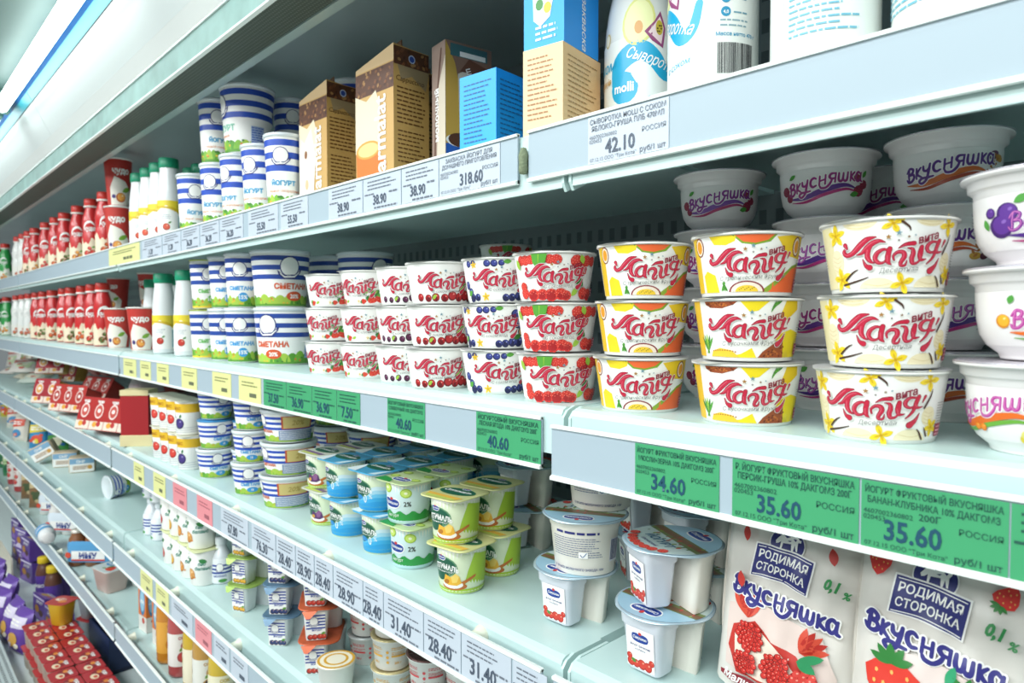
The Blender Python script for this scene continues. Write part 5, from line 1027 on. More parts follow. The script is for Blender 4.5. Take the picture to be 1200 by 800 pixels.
# striped twin cups with a fruit foot: small square cup in front, plain grey chamber behind
def twin_striped(fruit, lidc):
    r = empty('striped_twin_cup'); m = MB(); h = .054
    m.loft([rrect(a, b, .007, z, 4, 0, 0) for z, a, b in ((0, .030, .028), (.002, .033, .031), (h - .004, .040, .037), (h, .043, .040))], M('#eef0f0', .33)); m.obj('small_chamber', r)
    m = MB(); m.loft([rrect(a, b, .010, z, 4, .012, .046) for z, a, b in ((0, .050, .036), (.002, .053, .039), (h - .004, .060, .046), (h, .063, .050))], M('#d5d8da', .35)); m.obj('large_chamber', r)
    A = Art(); A.rect(-15, 2, 15, 48, PALE, 0)
    for k in range(5): A.rect(-15, 41 - k * 5.2, 15, 43.6 - k * 5.2, M('#28409a', .4), .6)
    badge(A, -3, 33, 7, 1.5)
    for x in (-9, -2, 6, 12): A.ball(x, 7, 4.6, M(fruit), M('#3a1a20'), M('#e8b8a8'), 1.6)
    A.leaf(8, 11, 8, 4, .4, M('#5f9a3a'), 2.6); A.text('йогурт', 2, 17, 5, M('#28409a'), 2, bold=.02)
    m = MB(); m.art(A, lambda u, v, o: (u, -(.0155 + .003 * v / .05) - o - .0003, v)); m.obj('print', r)
    m = MB(); fo = M(lidc, .3, .25, noise=.35, scale=70); n = 40; L = []
    for z, q in ((h + .0004, .96), (h, 1), (h + .001, 1), (h + .0016, .95)):
        L.append([(q * x, .022 + q * (y - .022), zz) for x, y, zz in rrect(.068, .100, .02, z, 9, .006, .022)])
    m.loft(L, fo); m.loft([[(-.020, -.0285, h), (.004, -.0285, h), (-.008, -.034, h - .010), (-.014, -.034, h - .010)], [(-.020, -.0275, h), (.004, -.0275, h), (-.008, -.033, h - .010), (-.014, -.033, h - .010)]], fo, smooth=False); m.obj('foil_lid', r)
    return Proto(r)
TS = {'red': twin_striped('#c83a2c', '#c8603a'), 'blue': twin_striped('#2f3f70', '#5f7f98'), 'yellow': twin_striped('#e0a82e', '#9ab85a')}
for k, l, Y, tn, wh in (('red', 353, .545, .85, 'nearest the white cups'), ('blue', 312, .545, .62, 'middle stack'), ('yellow', 271, .555, .25, 'beside the blue bottle')):
    for i in range(3):
        z = ZD + i * .0562; x = XL(l, Y - .015, z + .05, .024); TS[k].put((x, Y - .015, z), face(x, Y) + tn - 1.0 + (0, .08, -.05)[i], 'striped twin cup with %s fruit foot, %s, %s' % (k, wh, LV3[i]), 'yogurt cup', 'striped twin cups on the second lowest shelf')
def print_cup(ink, lidc):
    r = empty('printed_yogurt_cup'); pr = [(.0265, .001), (.031, .0445)]; m = MB(); m.lathe([(0, .002), (.0245, .002), (.0255, 0)] + pr + [(.0332, .0452), (.0335, .047), (.031, .0475)], M('#ecebe6', .35), 36); m.obj('cup', r)
    A = Art(); I = M(ink, .4)
    for u in (-22, 14, 50, -58, -94 + 5):
        A.lines(u - 10, 36, u + 12, 2, 2.4, I, 1, h=1, rag=.1); A.rect(u - 10, 22, u + 12, 25, I, 1); A.lines(u - 10, 29, u + 12, 2, 2.2, I, 1, h=.8)
        for q in (30, 22, 14): A.ell(u - 16, q, 2.2, 2.2, I, 1)
        A.text('200 г', u, 11, 5, I, 1, bold=.02)
    m = MB(); m.art(A, cone_map(pr, .0288), frange(-.09, .09, .005)); m.obj('print', r)
    m = MB(); m.lathe([(.0334, .0465), (.034, .0478), (.031, .0490), (.029, .0482), (0, .0482)], M(lidc, .25, .4, noise=.3, scale=90), 36); m.obj('lid', r); return Proto(r)
PC = {'red': print_cup('#cf4a4a', '#b9bdbd'), 'ochre': print_cup('#d9a23a', '#c9b98a'), 'dark': print_cup('#c8484e', '#6a4a46')}
for k, l, Y, n, d in (('red', 396, .612, 4, 'red print, nearest the striped twin cups'), ('ochre', 434, .58, 3, 'ochre print, middle of three stacks'), ('dark', 476, .585, 2, 'dark lid and red print, right of the ochre ones'), ('red', 520, .60, 2, 'red print, last one before the shelf end')):
    for i in range(n):
        z = ZD + i * .0492; x = -.998 + .001 * i if n == 4 else XL(l, Y, z + .04, .0335); PC[k].put((x, Y, z), face(x, Y) + (.2, -.2, .5)[i % 3], 'white cup with %s, %s' % (d, ('lowest', 'second up', 'third up', 'fourth up')[i]), 'yogurt cup', 'white printed cups on the second lowest shelf')
r = empty('ring_lid_cup'); m = MB(); m.lathe([(0, .002), (.022, .002), (.023, 0), (.0245, .002), (.029, .040), (.0305, .041)], M('#eceae2', .35), 36); m.obj('cup', r)
m = MB(); m.lathe([(.0305, .041), (.0312, .0415), (.0308, .043), (.0, .0432)], M('#f0ead8', .3, .2), 36); A = Art()
for q, c, l in ((29, '#d9a532', 0), (25, '#f2ecd6', .6), (19, '#d9a532', 1.2), (15, '#f2ecd6', 1.8)): A.ell(0, 0, q, q, M(c), l, n=30)
m.art(A, lambda u, v, o: (u, v, .0432 + o)); m.obj('lid', r)
Proto(r).put((XP(394, .528, ZD + .04), .528, ZD), .3, 'low cup with gold ringed lid at the shelf front', 'yogurt cup')
KB = [(0, .002), (.019, 0), (.022, .002), (.0225, .006), (.0225, .050), (.019, .062), (.013, .074), (.0105, .080), (.0105, .086)]
def kid(body, band):
    A = Art(); A.rect(-70, 4, 70, 56, M(body), 0)
    for k in range(3): A.rect(-70, 40 - k * 8, 70, 44 - k * 8, M('#2d4a9c', .4), .6)
    for u in (-4, 44, -48): badge(A, u, 38, 8, 1.5); A.text('МОЛОКО', u, 17, 6, M('#2d4a9c'), 2, bold=.03); A.ell(u + 6, 9, 9, 4, M(band), 1.6)
    return bottle('small_bottle', KB, M('#e4e8ec', .25, coat=.4), (.0125, .084, .099), CLEARLID, A, KB, .0225, (-.07, .07, .006))
K1 = kid('#eef1f4', '#4f9a4a')
x = XL(246, .562, ZD + .04, .0235); K1.put((x, .562, ZD), face(x, .562), 'small striped bottle with clear cap beside the leafy pots', 'bottle')
for i, l in enumerate((176, 167)):
    for k in (0, 1):
        x = XL(l, .556, ZD + .04, .0235); K1.put((x, .556, ZD + k * .0995), face(x, .556) + .6, 'small striped bottle left of the leafy pots, %s column, %s' % (('right', 'left')[i], ('lower', 'upper')[k]), 'bottle', 'small striped bottles on the second lowest shelf')
SML.put((XP(149, .62, ZD), .62, ZD + .0372), (0, math.radians(92), math.radians(-80)), 'striped cup lying on its side on the empty shelf', 'cup')
# small soft packs
def pillow(name, w, h, d, c1, c2, c3, top=None):
    r = empty(name); n = 12
    def P(u, v, s): e = max(0, 1 - abs(2 * u / w) ** 3) ** .6 * max(0, 1 - abs(2 * v / h - 1) ** 3.5) ** .6; return (u, s * (d / 2 * e + .0008 + .0012 * math.sin(90 * u + 60 * v) * e), v)
    us = [-w / 2 + w * i / n for i in range(n + 1)]; vs = [h * i / n for i in range(n + 1)]; m = MB(); film = M(c1, .3, .05, bump=.3, scale=40)
    fs = [(j * (n + 1) + i, j * (n + 1) + i + 1, (j + 1) * (n + 1) + i + 1, (j + 1) * (n + 1) + i) for j in range(n) for i in range(n)]
    for s in (-1, 1): m.add([P(u, v, s) for v in vs for u in us], fs if s < 0 else [f[::-1] for f in fs], film)
    m.obj('film_bag', r); A = Art(); W, Hh = w * 1000, h * 1000; R = random.Random(name + c1 + c2)
    A.poly([(-W * .42, Hh * .55), (W * .42, Hh * .62), (W * .42, Hh * .88), (-W * .42, Hh * .86)], M(c2), 1); A.ell(0, Hh * .32, W * .28, Hh * .16, M(c3), 1.2)
    for i in range(5): A.ell(R.uniform(-W * .34, W * .34), R.uniform(Hh * .12, Hh * .5), W * .1, W * .08, M((c2, c3, '#f0e6d0')[i % 3]), 1.6 + i * .1, n=10)
    A.lines(-W * .34, Hh * .74, W * .34, 2, Hh * .08, M('#f6f2ec'), 2, h=Hh * .045, rag=.1)
    m = MB(); m.art(A, lambda u, v, o: (lambda p: (p[0], p[1] - o * 4, p[2]))(P(u, v, -1)), frange(-w / 2, w / 2, w / 10), frange(0, h, h / 10)); m.obj('print', r)
    m = MB(); m.box(-w / 2, w / 2, -.0012, .0012, h - .002, h + .008, M(c1, .35, .1)); m.obj('crimped_seal', r); return Proto(r)
def AZ(px, py, z): d = FW + RT * ((px - 600) / F) + UP * ((400 - py) / F); return d * (z / d.z)
def drop(P, px, py, z, rot, label_, cat, grp=None, dy=.03):
    p = AZ(px, py, z); y = max(p.y + dy, .53) if z > -1 else p.y; x = XP(px, y, z); return P.put((x, y, z), rot, label_, cat, grp)
SP = [pillow('snack_pouch', .085, .12, .05, '#3a8ec0', '#e8d040', '#e0503a'), pillow('snack_pouch', .085, .12, .05, '#d8c83a', '#3a8ed0', '#e05a3a'), pillow('snack_pouch', .085, .12, .05, '#e4dcd0', '#d8503a', '#4a8ab8'), pillow('snack_pouch', .085, .12, .05, '#4f9a4a', '#2f6fb0', '#e8e0c0')]
for i, (px, py, k, rz, d) in enumerate(((24, 541, 2, .5, 'white and red soft pouch left of the blue ones'), (35, 536, 0, .7, 'blue soft pouch, left one of two'), (46, 539, 0, .9, 'blue soft pouch, right one of two'), (56, 541, 1, .8, 'yellow and blue soft pouch beside the green one'), (68, 541, 3, 1.0, 'green and blue soft pouch next to the cream blocks'), (8, 505, 1, .6, 'yellow soft pouch at the far left edge'), (18, 512, 2, .9, 'pale red soft pouch near the far left edge'))):
    drop(SP[k], px, py, ZD, (-.15, 0, rz), d, 'pouch', 'soft pouches at the far end of the second lowest shelf', .05 + .03 * (i % 2))
def cream_block():
    r = empty('cheese_pack'); m = MB(); m.loft([rrect(.088 * q, .062 * q, .014, z, 5) for z, q in ((0, .9), (.003, .97), (.052, 1), (.058, .95))], M('#d9c2a4', .4, bump=.15, scale=30)); m.obj('block', r)
    A = Art(); A.rect(-40, 4, 40, 54, PALE, 0); A.rect(-40, 34, 40, 54, M('#86b0d0'), .6); A.rect(-30, 12, 26, 28, M('#e8d8c8'), .6); A.text('СЫР', -4, 38, 13, PALE, 1.5, bold=.04); A.lines(-28, 24, 24, 4, 3.6, M('#8a6a5a'), 1.4, h=1.4); A.ell(26, 20, 8, 8, M('#d8a04a'), 1.6)
    m = MB(); m.art(A, lambda u, v, o: (u * .98, -.0312 - o - .0006, v)); m.obj('wrapper_front', r); return Proto(r)
CB = cream_block()
for px, py, rot, d in ((57, 566, (.0, -.5, 1.1), 'tilted cream block leaning over the rail'), (78, 560, (0, 0, 1.2), 'cream block with blue wrapper, middle of three'), (97, 566, (0, 0, 1.3), 'cream block with blue wrapper, right of three')):
    q = drop(CB, px, py, ZD, rot, d + ' on the second lowest shelf', 'cheese pack', 'wrapped cream blocks', .045)
    if rot[1]: q.location.z += .026
# ------------------------------------------------------------------ waist level shelf, far part: red packs
def blister(c1, c2, n=4):
    r = empty('dessert_multipack'); m = MB(); w = .064; foil = M(c1, .28, .2, bump=.3, scale=50)
    m.loft([rrect(n * w * q, .096 * q, .008, z, 3) for z, q in ((.0, .985), (.0008, 1), (.0016, .985))], foil); A = Art()
    for k in range(n):
        u = (k - (n - 1) / 2) * w * 1000; A.rect(u - w * 480, -46, u + w * 480, -22, M('#e6d3c4'), .6); A.ell(u, 8, 19, 22, M('#e8cfc8'), .8); A.ell(u, 8, 15, 17, M(c2), 1.2); A.ell(u, 9, 7, 6, M('#f0e6e0'), 1.7); A.ell(u - 8, -31, 10, 8, M('#e0a03a'), 1.4); A.ell(u + 9, -29, 9, 8, M(c1), 1.5); A.text('чудо', u, 32, 12, PALE, 1.8, bold=.04, fit=44)
    m.art(A, lambda u, v, o: (u, v, .0017 + o)); m.obj('foil_sheet', r)
    for k in range(n): MB().loft([rrect(.058 * q, .086 * q, .01, z, 4, (k - (n - 1) / 2) * w, 0) for z, q in ((-.062, .78), (-.058, .84), (-.003, .99), (0, 1.0))], M(c2, .4)).obj('cup', r)
    return Proto(r)
BR = blister('#b8302e', '#c04a40'); BR2 = blister('#a82c34', '#d89a4a', 2); BR3 = blister('#c23a34', '#b03a30', 3)
def lay(P, px, py, z, tilt, rz, d, up=.06, dy=.05):
    q = AZ(px, py, z); y = max(q.y + dy, .507); x = XP(px, y, z); return P.put((x, y, z + up), (tilt, 0, rz), d, 'dessert pack', 'red dessert multipacks on the waist level shelf')
T78 = math.radians(74)
lay(BR, 125, 522, ZC, T78, .36, 'red pack of four cups leaning forward, nearest the yellow banded pots', .062, .02); lay(BR3, 80, 494, ZC, T78, .35, 'red pack of cups leaning forward, left of the nearest one', .062, .03); lay(BR2, 54, 487, ZC, T78, .5, 'red and gold pack of two cups standing at far left', .062, .04)
lay(BR3, 112, 508, ZC, math.radians(60), .3, 'red pack lying across the back of the leaning ones', .066, .17); lay(BR, 128, 470, ZC, math.radians(35), .35, 'red pack tilted on top of the leaning packs', .172, .0)
lay(BR2, 60, 472, ZC, math.radians(68), .9, 'red and white pack propped up on its corner at far left', .125, .10); lay(BR2, 80, 478, ZC, T78, .4, 'gold cup pack behind the propped one', .068, .19); lay(BR3, 110, 470, ZC, T78, .2, 'red pack standing behind the tilted one, left', .050, .28); lay(BR3, 142, 470, ZC, T78, .2, 'red pack standing behind the tilted one, right', .050, .28)
r = empty('red_gift_box'); m = MB(); m.box(-.035, .035, -.03, .03, .028, .135, M('#a82026', .4)); m.obj('red_box', r); m = MB(); m.box(-.037, .050, -.032, .032, 0, .030, M('#e3d3a2', .45)); m.obj('cream_tray', r); m = MB(); m.box(-.036, .036, -.031, .031, .135, .150, M('#e3d3a2', .45)); m.obj('cream_lid', r)
x = XP(164, .538, ZC); Proto(r).put((x, .538, ZC), face(x, .555) * .7, 'red box with cream base and lid beside the yellow banded pots', 'box')
CD = M('#c9b3b4', .12, coat=.6)
def dome():
    r = empty('dome_tray'); MB().loft([rrect(.12 * q, .09 * q, .02, z, 5) for z, q in ((.03, 1.0), (.033, .98), (.066, .82), (.072, .7))], CD).obj('clear_dome', r); MB().loft([rrect(.12 * q, .09 * q, .02, z, 5) for z, q in ((0, .85), (.003, .9), (.028, 1.0), (.031, 1.02))], M('#b04a40', .4)).obj('base_tray', r); return Proto(r)
DM = dome()
for px, Y, l, d in ((172, .67, 1, 'above the red box, nearer'), (172, .67, 0, 'under the nearer domed tray'), (190, .77, 1, 'behind the yellow banded pots'), (190, .77, 0, 'under the tray behind the yellow banded pots'), (216, .87, 1, 'in the shade beside the striped cups'), (216, .87, 0, 'under the tray beside the striped cups')):
    DM.put((XP(px, Y, ZC), Y, ZC + l * .0725), 0, 'domed clear tray of sweets ' + d, 'tray', 'domed trays on the waist level shelf')
WPK = [pillow('sausage_pack', .12, .15, .035, '#ddd6ce', '#c86a60', '#c9d8b0'), pillow('sausage_pack', .12, .15, .035, '#cfc9b4', '#8ab06a', '#c88a6a'), pillow('sausage_pack', .12, .15, .035, '#c4cfc4', '#b8584e', '#dcd6c2')]
for i, (px, py, til, rz, up, d) in enumerate(((6, 452, -1.3, .5, .03, 'flat pale pack at the far left corner'), (20, 462, -1.35, .2, .03, 'flat pale pack second from the left corner'), (34, 470, -1.3, .9, .03, 'flat pale pack beside the red and gold cups'), (14, 452, -.3, .5, .0, 'upright pale pack at the back, left one'), (28, 452, -.25, .3, .0, 'upright pale pack at the back, middle one'), (42, 456, -.3, .6, .0, 'upright pale pack at the back, right one'), (26, 465, -1.2, 1.2, .07, 'pale pack lying on top of the flat ones'))):
    q = AZ(px, py, ZC); y = max(q.y + (.06 if til < -1 else .22), .58); WPK[i % 3].put((XP(px, y, ZC), y, ZC + up), (til, 0, rz), d, 'food pack', 'pale packs at the far end of the waist level shelf')
# ------------------------------------------------------------------ lowest shelf
JP = [(0, .003), (.022, 0), (.0275, .002), (.029, .008), (.029, .115), (.0275, .135), (.0205, .158), (.0155, .172), (.0155, .185)]
def juice(c, lab, f):
    A = Art(); A.rect(-91, 28, 91, 105, M(lab), 0)
    for u in (-2, 58, -62):
        A.ball(u, 50, 13, M(f), M(c), M('#f6e2c0'), 1); A.ball(u + 6, 76, 11, M(f), M(c), M('#f6e2c0'), 1.3); A.text('СОК', u, 92, 9, M(c), 2, bold=.04); A.leaf(u - 8, 64, 12, 6, .8, M('#6f9a3a'), 2)
    return bottle('juice_bottle', JP, M(c, .18, coat=.6), (.018, .183, .204), M('#e8e4d8', .4), A, JP, .029, (-.09, .09, .007))
JB = [(juice('#c87f1e', '#e2a23e', '#d8602a'), 'amber', 199), (juice('#b04a4a', '#eae2dc', '#d04a48'), 'red', 213), (juice('#c9a422', '#ece2c8', '#e8b62e'), 'yellow', 231), (juice('#b98a3a', '#e4e2da', '#4a4a58'), 'barcode sided', 243), (juice('#c9a92a', '#eae2c4', '#e0c23a'), 'second yellow', 262)]
jx = None
for P, nm, px in JB:
    x = XP(px, .535, ZE); x = max(x, jx + .063) if jx is not None else x; jx = x; P.put((x, .535, ZE), face(x, .535) + .2, '%s juice bottle on the lowest shelf beside the orange cartons' % nm, 'bottle', 'juice bottles on the lowest shelf')
def oj(w, h):
    A = Art(); A.rect(0, 0, w, h, M('#e07a34'), .2); A.rect(0, 0, w, h * .25, M('#e8e2da'), .5); A.ell(w * .5, h * .5, w * .34, h * .24, M('#3a86b8'), 1); A.ell(w * .5, h * .5, w * .26, h * .18, M('#9ac8e0'), 1.4); A.text('сок', w * .5, h * .46, w * .3, PALE, 2, bold=.04); A.leaf(w * .3, h * .8, w * .6, h * .12, .3, M('#5f9a3a'), 1.2); A.ball(w * .6, h * .18, w * .16, M('#d8402e'), M('#a0281c'), M('#f0b098'), 1.3); return A
for pl, pn, pr, d in ((163, 172, 184, 'left one of two'), (179, 188, 196, 'right one of two')):
    r, _, _ = box_px('juice_carton', pl, pn, pr, .535, .1, .165, M('#e07a34', .4), M('#d86a3a', .4), M('#e8e0d0', .4), ZE, oj, oj, fold_top, .012); tag(r, 'orange juice carton with blue oval on the lowest shelf, ' + d, 'carton', 'orange juice cartons')
WB = print_cup('#3a7ab8', '#8ab4d4')
for i, px in enumerate((166, 158)):
    for k in (0, 1): WB.put((XP(px, .628, ZE), .628, ZE + k * .0492), .5, 'white cup with blue print left of the orange cartons, %s column, %s' % (('right', 'left')[i], ('lower', 'upper')[k]), 'yogurt cup', 'blue printed cups on the lowest shelf')
def open_tub():
    r = empty('dessert_tub'); MB().loft([rrect(.095 * q, .075 * q, .012, z, 5) for z, q in ((0, .74), (.003, .8), (.066, 1), (.068, 1.06), (.070, 1.06))], M('#e3c3ba', .4)).obj('tub', r)
    m = MB(); m.loft([rrect(.102 * q, .081 * q, .014, z, 5) for z, q in ((.0702, .98), (.071, 1), (.0716, .98))], M('#dfe8e8', .3, .2)); A = Art(); A.ell(-18, 10, 22, 13, M('#3f8fc0'), 1); A.text('имун', -18, 6, 13, PALE, 2, bold=.04); A.strawberry(22, -12, 17, 1.1, 1.5); A.leaf(-10, -22, 16, 8, .3, M('#5a9a4a'), 1.2)
    m.art(A, lambda u, v, o: (u, v, .0717 + o)); m.obj('foil_lid', r); return Proto(r)
x = XP(131, .548, ZE); open_tub().put((x, .548, ZE), .2, 'pink tub with strawberry lid standing alone on the lowest shelf', 'tub')
IB = [(0, .002), (.016, 0), (.019, .003), (.019, .030), (.0165, .040), (.019, .050), (.017, .066), (.0125, .074), (.0125, .080)]
def six_pack(c, band, word):
    r = empty('drink_six_pack')
    for i in range(3):
        for j in range(2):
            m = MB(); m.lathe(IB, M(c, .35), 20, c=(i * .039 - .039, j * .039, 0)); b = m.obj('bottle', r)
            MB().lathe([(.013, .079), (.0132, .086), (0, .087)], M('#d8d0c4', .3, .3), 18, c=(i * .039 - .039, j * .039, 0)).obj('foil_cap', b)
    m = MB(); m.loft([rrect(.1175 + g, .0785 + g, .02, z, 6, 0, .0195) for z, g in ((.012, 0), (.014, .0015), (.052, .0015), (.062, -.004))], M(band, .3, coat=.4), caps=(0, 0)); A = Art(); A.rect(-40, 16, 40, 40, PALE, .4); A.text(word, 0, 22, 19, M('#2b3f8a'), 1.2, bold=.05); A.rect(-40, 16, 40, 20, M('#d04038'), .9); A.ell(-48, 30, 7, 7, M('#d8503a'), .8)
    m.art(A, lambda u, v, o: (u, -.0206 - o * 2 - .0006, v)); m.obj('shrink_band', r); return Proto(r)
S6 = six_pack('#8a5a3a', '#5a9fd0', 'ИМУ'); S6b = six_pack('#e0ddd8', '#dfe8f0', 'ИМУ')
for P, px, Y, l, rz, d in ((S6, 110, .56, 0, .8, 'brown bottles in a blue band, beside the pink tub'), (S6, 136, .70, 0, .9, 'brown bottles in a blue band, behind the pink tub'), (S6b, 82, .575, 0, .7, 'white bottles in a pale band, lower pack'), (S6b, 81, .58, 1, .9, 'white bottles in a pale band, upper pack'), (S6b, 69, .60, 0, .7, 'white bottles in a pale band, left of the others')):
    P.put((XP(px, Y, ZE), Y, ZE + l * .127), rz, 'six pack of small ' + d, 'six pack', 'six packs of small drinks', (1.42,) * 3)
SPL = bottle('squeeze_bottle', [(0, .002), (.024, 0), (.028, .003), (.028, .075), (.026, .085), (.018, .094), (.018, .10)], M('#e6e6e6', .3, coat=.3), (.020, .099, .112), M('#e8e4e2', .35), (lambda A: A.rect(-80, 6, 80, 66, M('#3f9ad2'), 0).rect(-80, 20, 80, 40, M('#e8eef4'), .5).text('имунеле', 0, 24, 15, M('#2f62a8'), 1.2, bold=.03))(Art()), [(.0282, .003), (.0282, .075)], .028, (-.08, .08, .007))
SPL.put((XP(52, .4722, ZE), .4722, ZE + .0588), (0, math.radians(90), math.radians(-2)), 'blue and white bottle lying on its side on the lowest rail', 'bottle')
for i, (px, d) in enumerate(((17, 'left'), (25, 'right'))): JB[1][0].put((XP(px, .55, ZE), .55, ZE), .5, 'red bottle far off on the lowest shelf, %s of the pair' % d, 'bottle', 'pair of red bottles on the lowest shelf')
BB = pillow('crisp_bread_bag', .11, .16, .06, '#8a6a4a', '#c9b48a', '#4a5a3a')
for px, d in ((37, 'left'), (47, 'right')): BB.put((XP(px, .56, ZE), .57, ZE), (-.1, 0, 1.0), 'brown bag far off on the lowest shelf, %s of two' % d, 'bag', 'brown bags on the lowest shelf')
GB = pillow('salad_bag', .10, .14, .06, '#3f8a5a', '#bcd09a', '#2f6a4a')
for px, d in ((3, 'left'), (12, 'right')): GB.put((XP(px, .56, ZE), .57, ZE), (-.1, 0, .8), 'green bag at the far left of the lowest shelf, %s of two' % d, 'bag', 'green bags on the lowest shelf')
# ------------------------------------------------------------------ bottom deck
def pudding_box(c, c2):
    r = empty('chocolate_dessert_box'); m = MB(); m.loft([[(-.06, -.03, 0), (.06, -.03, 0), (.06, .03, 0), (-.06, .03, 0)], [(-.058, -.028, .09), (.058, -.028, .09), (.058, .03, .065), (-.058, .03, .065)]], M(c, .38, coat=.2), smooth=False); m.obj('carton', r)
    A = Art(); A.poly([(-52, 12), (-20, 30), (20, 18), (52, 34), (52, 6), (-52, 6)], M(c2), .6); A.ell(-18, 40, 20, 14, M('#b8842e'), 1); A.ell(20, 30, 18, 12, M('#5a3a2a'), 1.3); A.text('десерт', 6, 62, 18, PALE, 1.6, bold=.02, shear=.3); A.rect(-52, 78, 52, 84, M('#e6e0f0'), 1)
    m = MB(); m.art(A, lambda u, v, o: (u, -.030 + .002 * v / .09 - o - .0004, v))
    A = Art(); A.rect(-50, -24, 50, 24, M(c2), .5); A.ell(-20, 0, 18, 14, M('#d8b04a'), 1); A.ell(16, 4, 16, 12, M('#c86a7a'), 1.2); A.lines(-40, 18, 40, 2, 8, PALE, 1.4, h=4)
    m.art(A, lambda u, v, o: (u, v, .0775 - .43 * v + o + .0006)); m.obj('print', r); return Proto(r)
PB = [pudding_box('#5f3f96', '#8a6ab8'), pudding_box('#6a4aa6', '#d6cce6')]
PBAG = pillow('chocolate_bag', .10, .13, .05, '#68479e', '#d8cfe4', '#c89a4a')
def deck(P, px, py, ztop, h, rot, d, cat, grp, z=None):
    q = AZ(px, py, ztop); y = min(max(q.y, .40), .88); zz = z if z is not None else ZB0; return P.put((XP(px, y, ztop), y, zz), rot, d, cat, grp)
GP = 'purple chocolate desserts on the bottom deck'
def put(P, x, y, z, rot, d, cat, grp=None): return P.put((x, y, ZB0 + z), rot, d, cat, grp)
for x, y, l, k, rz, d in ((-2.80, .478, 0, 1, .1, 'right behind the red trays'), (-2.945, .470, 0, 0, .15, 'beside the yellow capped bottles'), (-3.42, .500, 0, 0, .2, 'with gold drops, lower front one'), (-3.42, .500, 1, 0, .1, 'with gold drops, upper front one'), (-3.58, .505, 0, 1, .1, 'lower one at the left edge'), (-3.58, .505, 1, 1, .2, 'upper one at the left edge'), (-3.76, .51, 1, 0, .1, 'farthest one, upper'), (-3.76, .51, 0, 0, .1, 'farthest one, lower'), (-3.50, .60, 1, 1, .1, 'second row, upper'), (-3.50, .60, 0, 1, .1, 'second row, lower')):
    put(PB[k], x, y, l * .0925, rz, 'purple dessert box ' + d, 'box', GP)
for x, y, z, rot, d in ((-2.70, .385, .0, (-.25, 0, .25), 'nearest the red trays'), (-2.825, .375, .0, (-.3, 0, .1), 'second from the red trays'), (-2.955, .365, .0, (-.2, 0, .3), 'third from the red trays'), (-3.085, .385, .0, (-.35, 0, .2), 'fourth from the red trays'), (-3.215, .37, .0, (-.25, 0, .25), 'fifth from the red trays'), (-3.35, .385, .0, (-.3, 0, .2), 'sixth, at the left edge of the picture')):
    put(PBAG, x, y - .042, z + .004, rot, 'purple foil bag in the front row, ' + d, 'bag', GP)
YB = bottle('cocoa_bottle', [(0, .002), (.024, 0), (.0285, .003), (.0285, .085), (.027, .10), (.022, .118), (.019, .124), (.019, .13)], M('#6a4638', .3, coat=.3), (.0215, .13, .152), M('#e2c22a', .4), Art().rect(-89, 6, 89, 84, M('#5c3f98'), 0).text('какао', -2, 40, 20, PALE, 1, bold=.03), [(.0288, .003), (.0288, .085)], .0286, (-.088, .088, .007))
for x, y, d in ((-3.20, .50, 'left one of three'), (-3.125, .545, 'back one of three'), (-3.055, .505, 'right one of three')): put(YB, x, y, 0, .5, 'cocoa bottle with yellow cap, ' + d, 'bottle', 'cocoa bottles with yellow caps')
r = empty('beige_divider_tray'); m = MB(); m.prism([(.355, 0), (.355, .085), (.361, .085), (.361, .003), (.372, .003), (.372, 0)], -.20, .14, M('#d9d2c0', .45)); m.obj('tray_wall', r); Proto(r).put((-3.62, .075, ZB0), 0, 'beige low tray wall beside the purple boxes', 'tray')
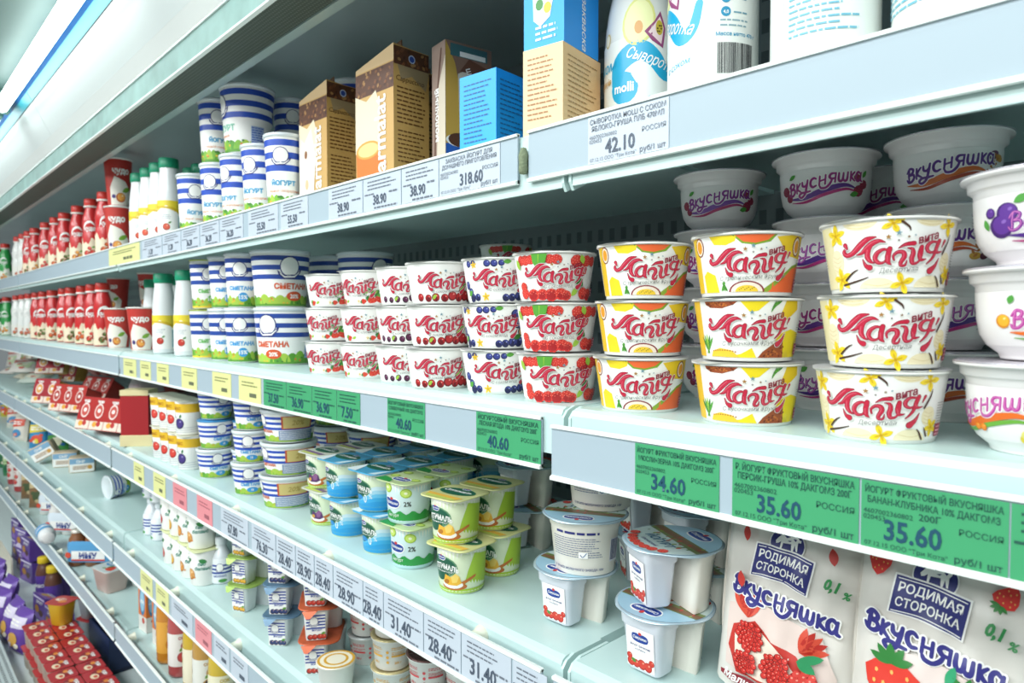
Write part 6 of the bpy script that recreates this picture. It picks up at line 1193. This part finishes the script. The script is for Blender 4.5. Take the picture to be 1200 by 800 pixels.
def six_tray():
    r = empty('dessert_tray')
    for i in range(3):
        for j in range(2):
            x, y = (i - 1) * .066, (j - .5) * .066; c = MB().loft([rrect(.056 * q, .056 * q, .012, z, 4, x, y) for z, q in ((0, .8), (.003, .86), (.058, 1), (.060, 1.04))], M('#c8b8a8', .4)).obj('cup', r)
            m = MB(); m.loft([rrect(.0645 * q, .0645 * q, .008, z, 3, x, y) for z, q in ((.0602, .98), (.061, 1), (.0618, .98))], M('#b52a30', .28, .15)); A = Art(); A.ell(-4, 2, 22, 14, M('#8a1f28'), .6); A.ell(8, -8, 16, 10, M('#e8cfae'), 1); A.ell(-12, 8, 9, 6, M('#d8853a'), 1.3); A.ell(10, -6, 8, 5, M('#c8503a'), 1.6); A.text('чудо', 2, 14, 13, PALE, 2, bold=.04)
            m.art(A, (lambda cx, cy: lambda u, v, o: (u + cx, v + cy, .0619 + o))(x, y)); m.obj('foil_lid', c)
    return Proto(r)
ST = six_tray(); GT = 'red lidded dessert trays on the bottom deck'
for x, d in ((-2.50, 'under the yellow pot'), (-2.298, 'second from the yellow pot'), (-2.096, 'farthest from the yellow pot')):
    for l in (0, 1): put(ST, x, .405 + .004 * l, l * .0625, .02, 'tray of six red lidded desserts %s, %s' % (d, ('lower', 'upper')[l]), 'dessert tray', GT)
def lidded(c, lc):
    r = empty('pudding_pot'); MB().loft([rrect(.062 * q, .062 * q, .016, z, 5) for z, q in ((0, .72), (.003, .8), (.066, 1), (.070, 1.08))], M(c, .35)).obj('pot', r); m = MB(); m.loft([rrect(.078 * q, .070 * q, .018, z, 5) for z, q in ((.0702, .97), (.0712, 1), (.072, .97))], M(lc, .3, .15)); A = Art(); A.ell(-6, 4, 20, 10, M('#f0d8c0'), .8); A.ell(10, -8, 14, 9, M('#d8803a'), 1.2); A.text('чудо', 0, 2, 14, M('#a81f28'), 2, bold=.04); m.art(A, lambda u, v, o: (u, v, .0721 + o)); m.obj('foil_lid', r); return Proto(r)
put(lidded('#d9b52a', '#b83a34'), -2.53, .44, .1256, .6, 'yellow pudding pot with red foil lid standing on the red trays', 'pudding pot')
GYP = lidded('#9aa0a4', '#b5383a')
for k, d in ((1, 'upper'), (0, 'lower')): put(GYP, -2.655, .545, k * .0735, .4, 'grey pudding pot with red foil lid behind the trays, ' + d, 'pudding pot', 'grey pudding pots')
r = empty('navy_crate'); m = MB(); m.box(-.11, .11, -.09, .09, 0, .012, M('#1b2742', .5)); m.obj('crate_floor', r)
for a in ((-.11, -.104, -.09, .09), (.104, .11, -.09, .09), (-.104, .104, -.09, -.084), (-.104, .104, .084, .09)): MB().box(*a, .012, .11, M('#1f2f56', .45)).obj('crate_wall', r)
put(Proto(r), -2.44, .61, 0, .03, 'dark navy crate behind the red trays under the lowest rail', 'crate')
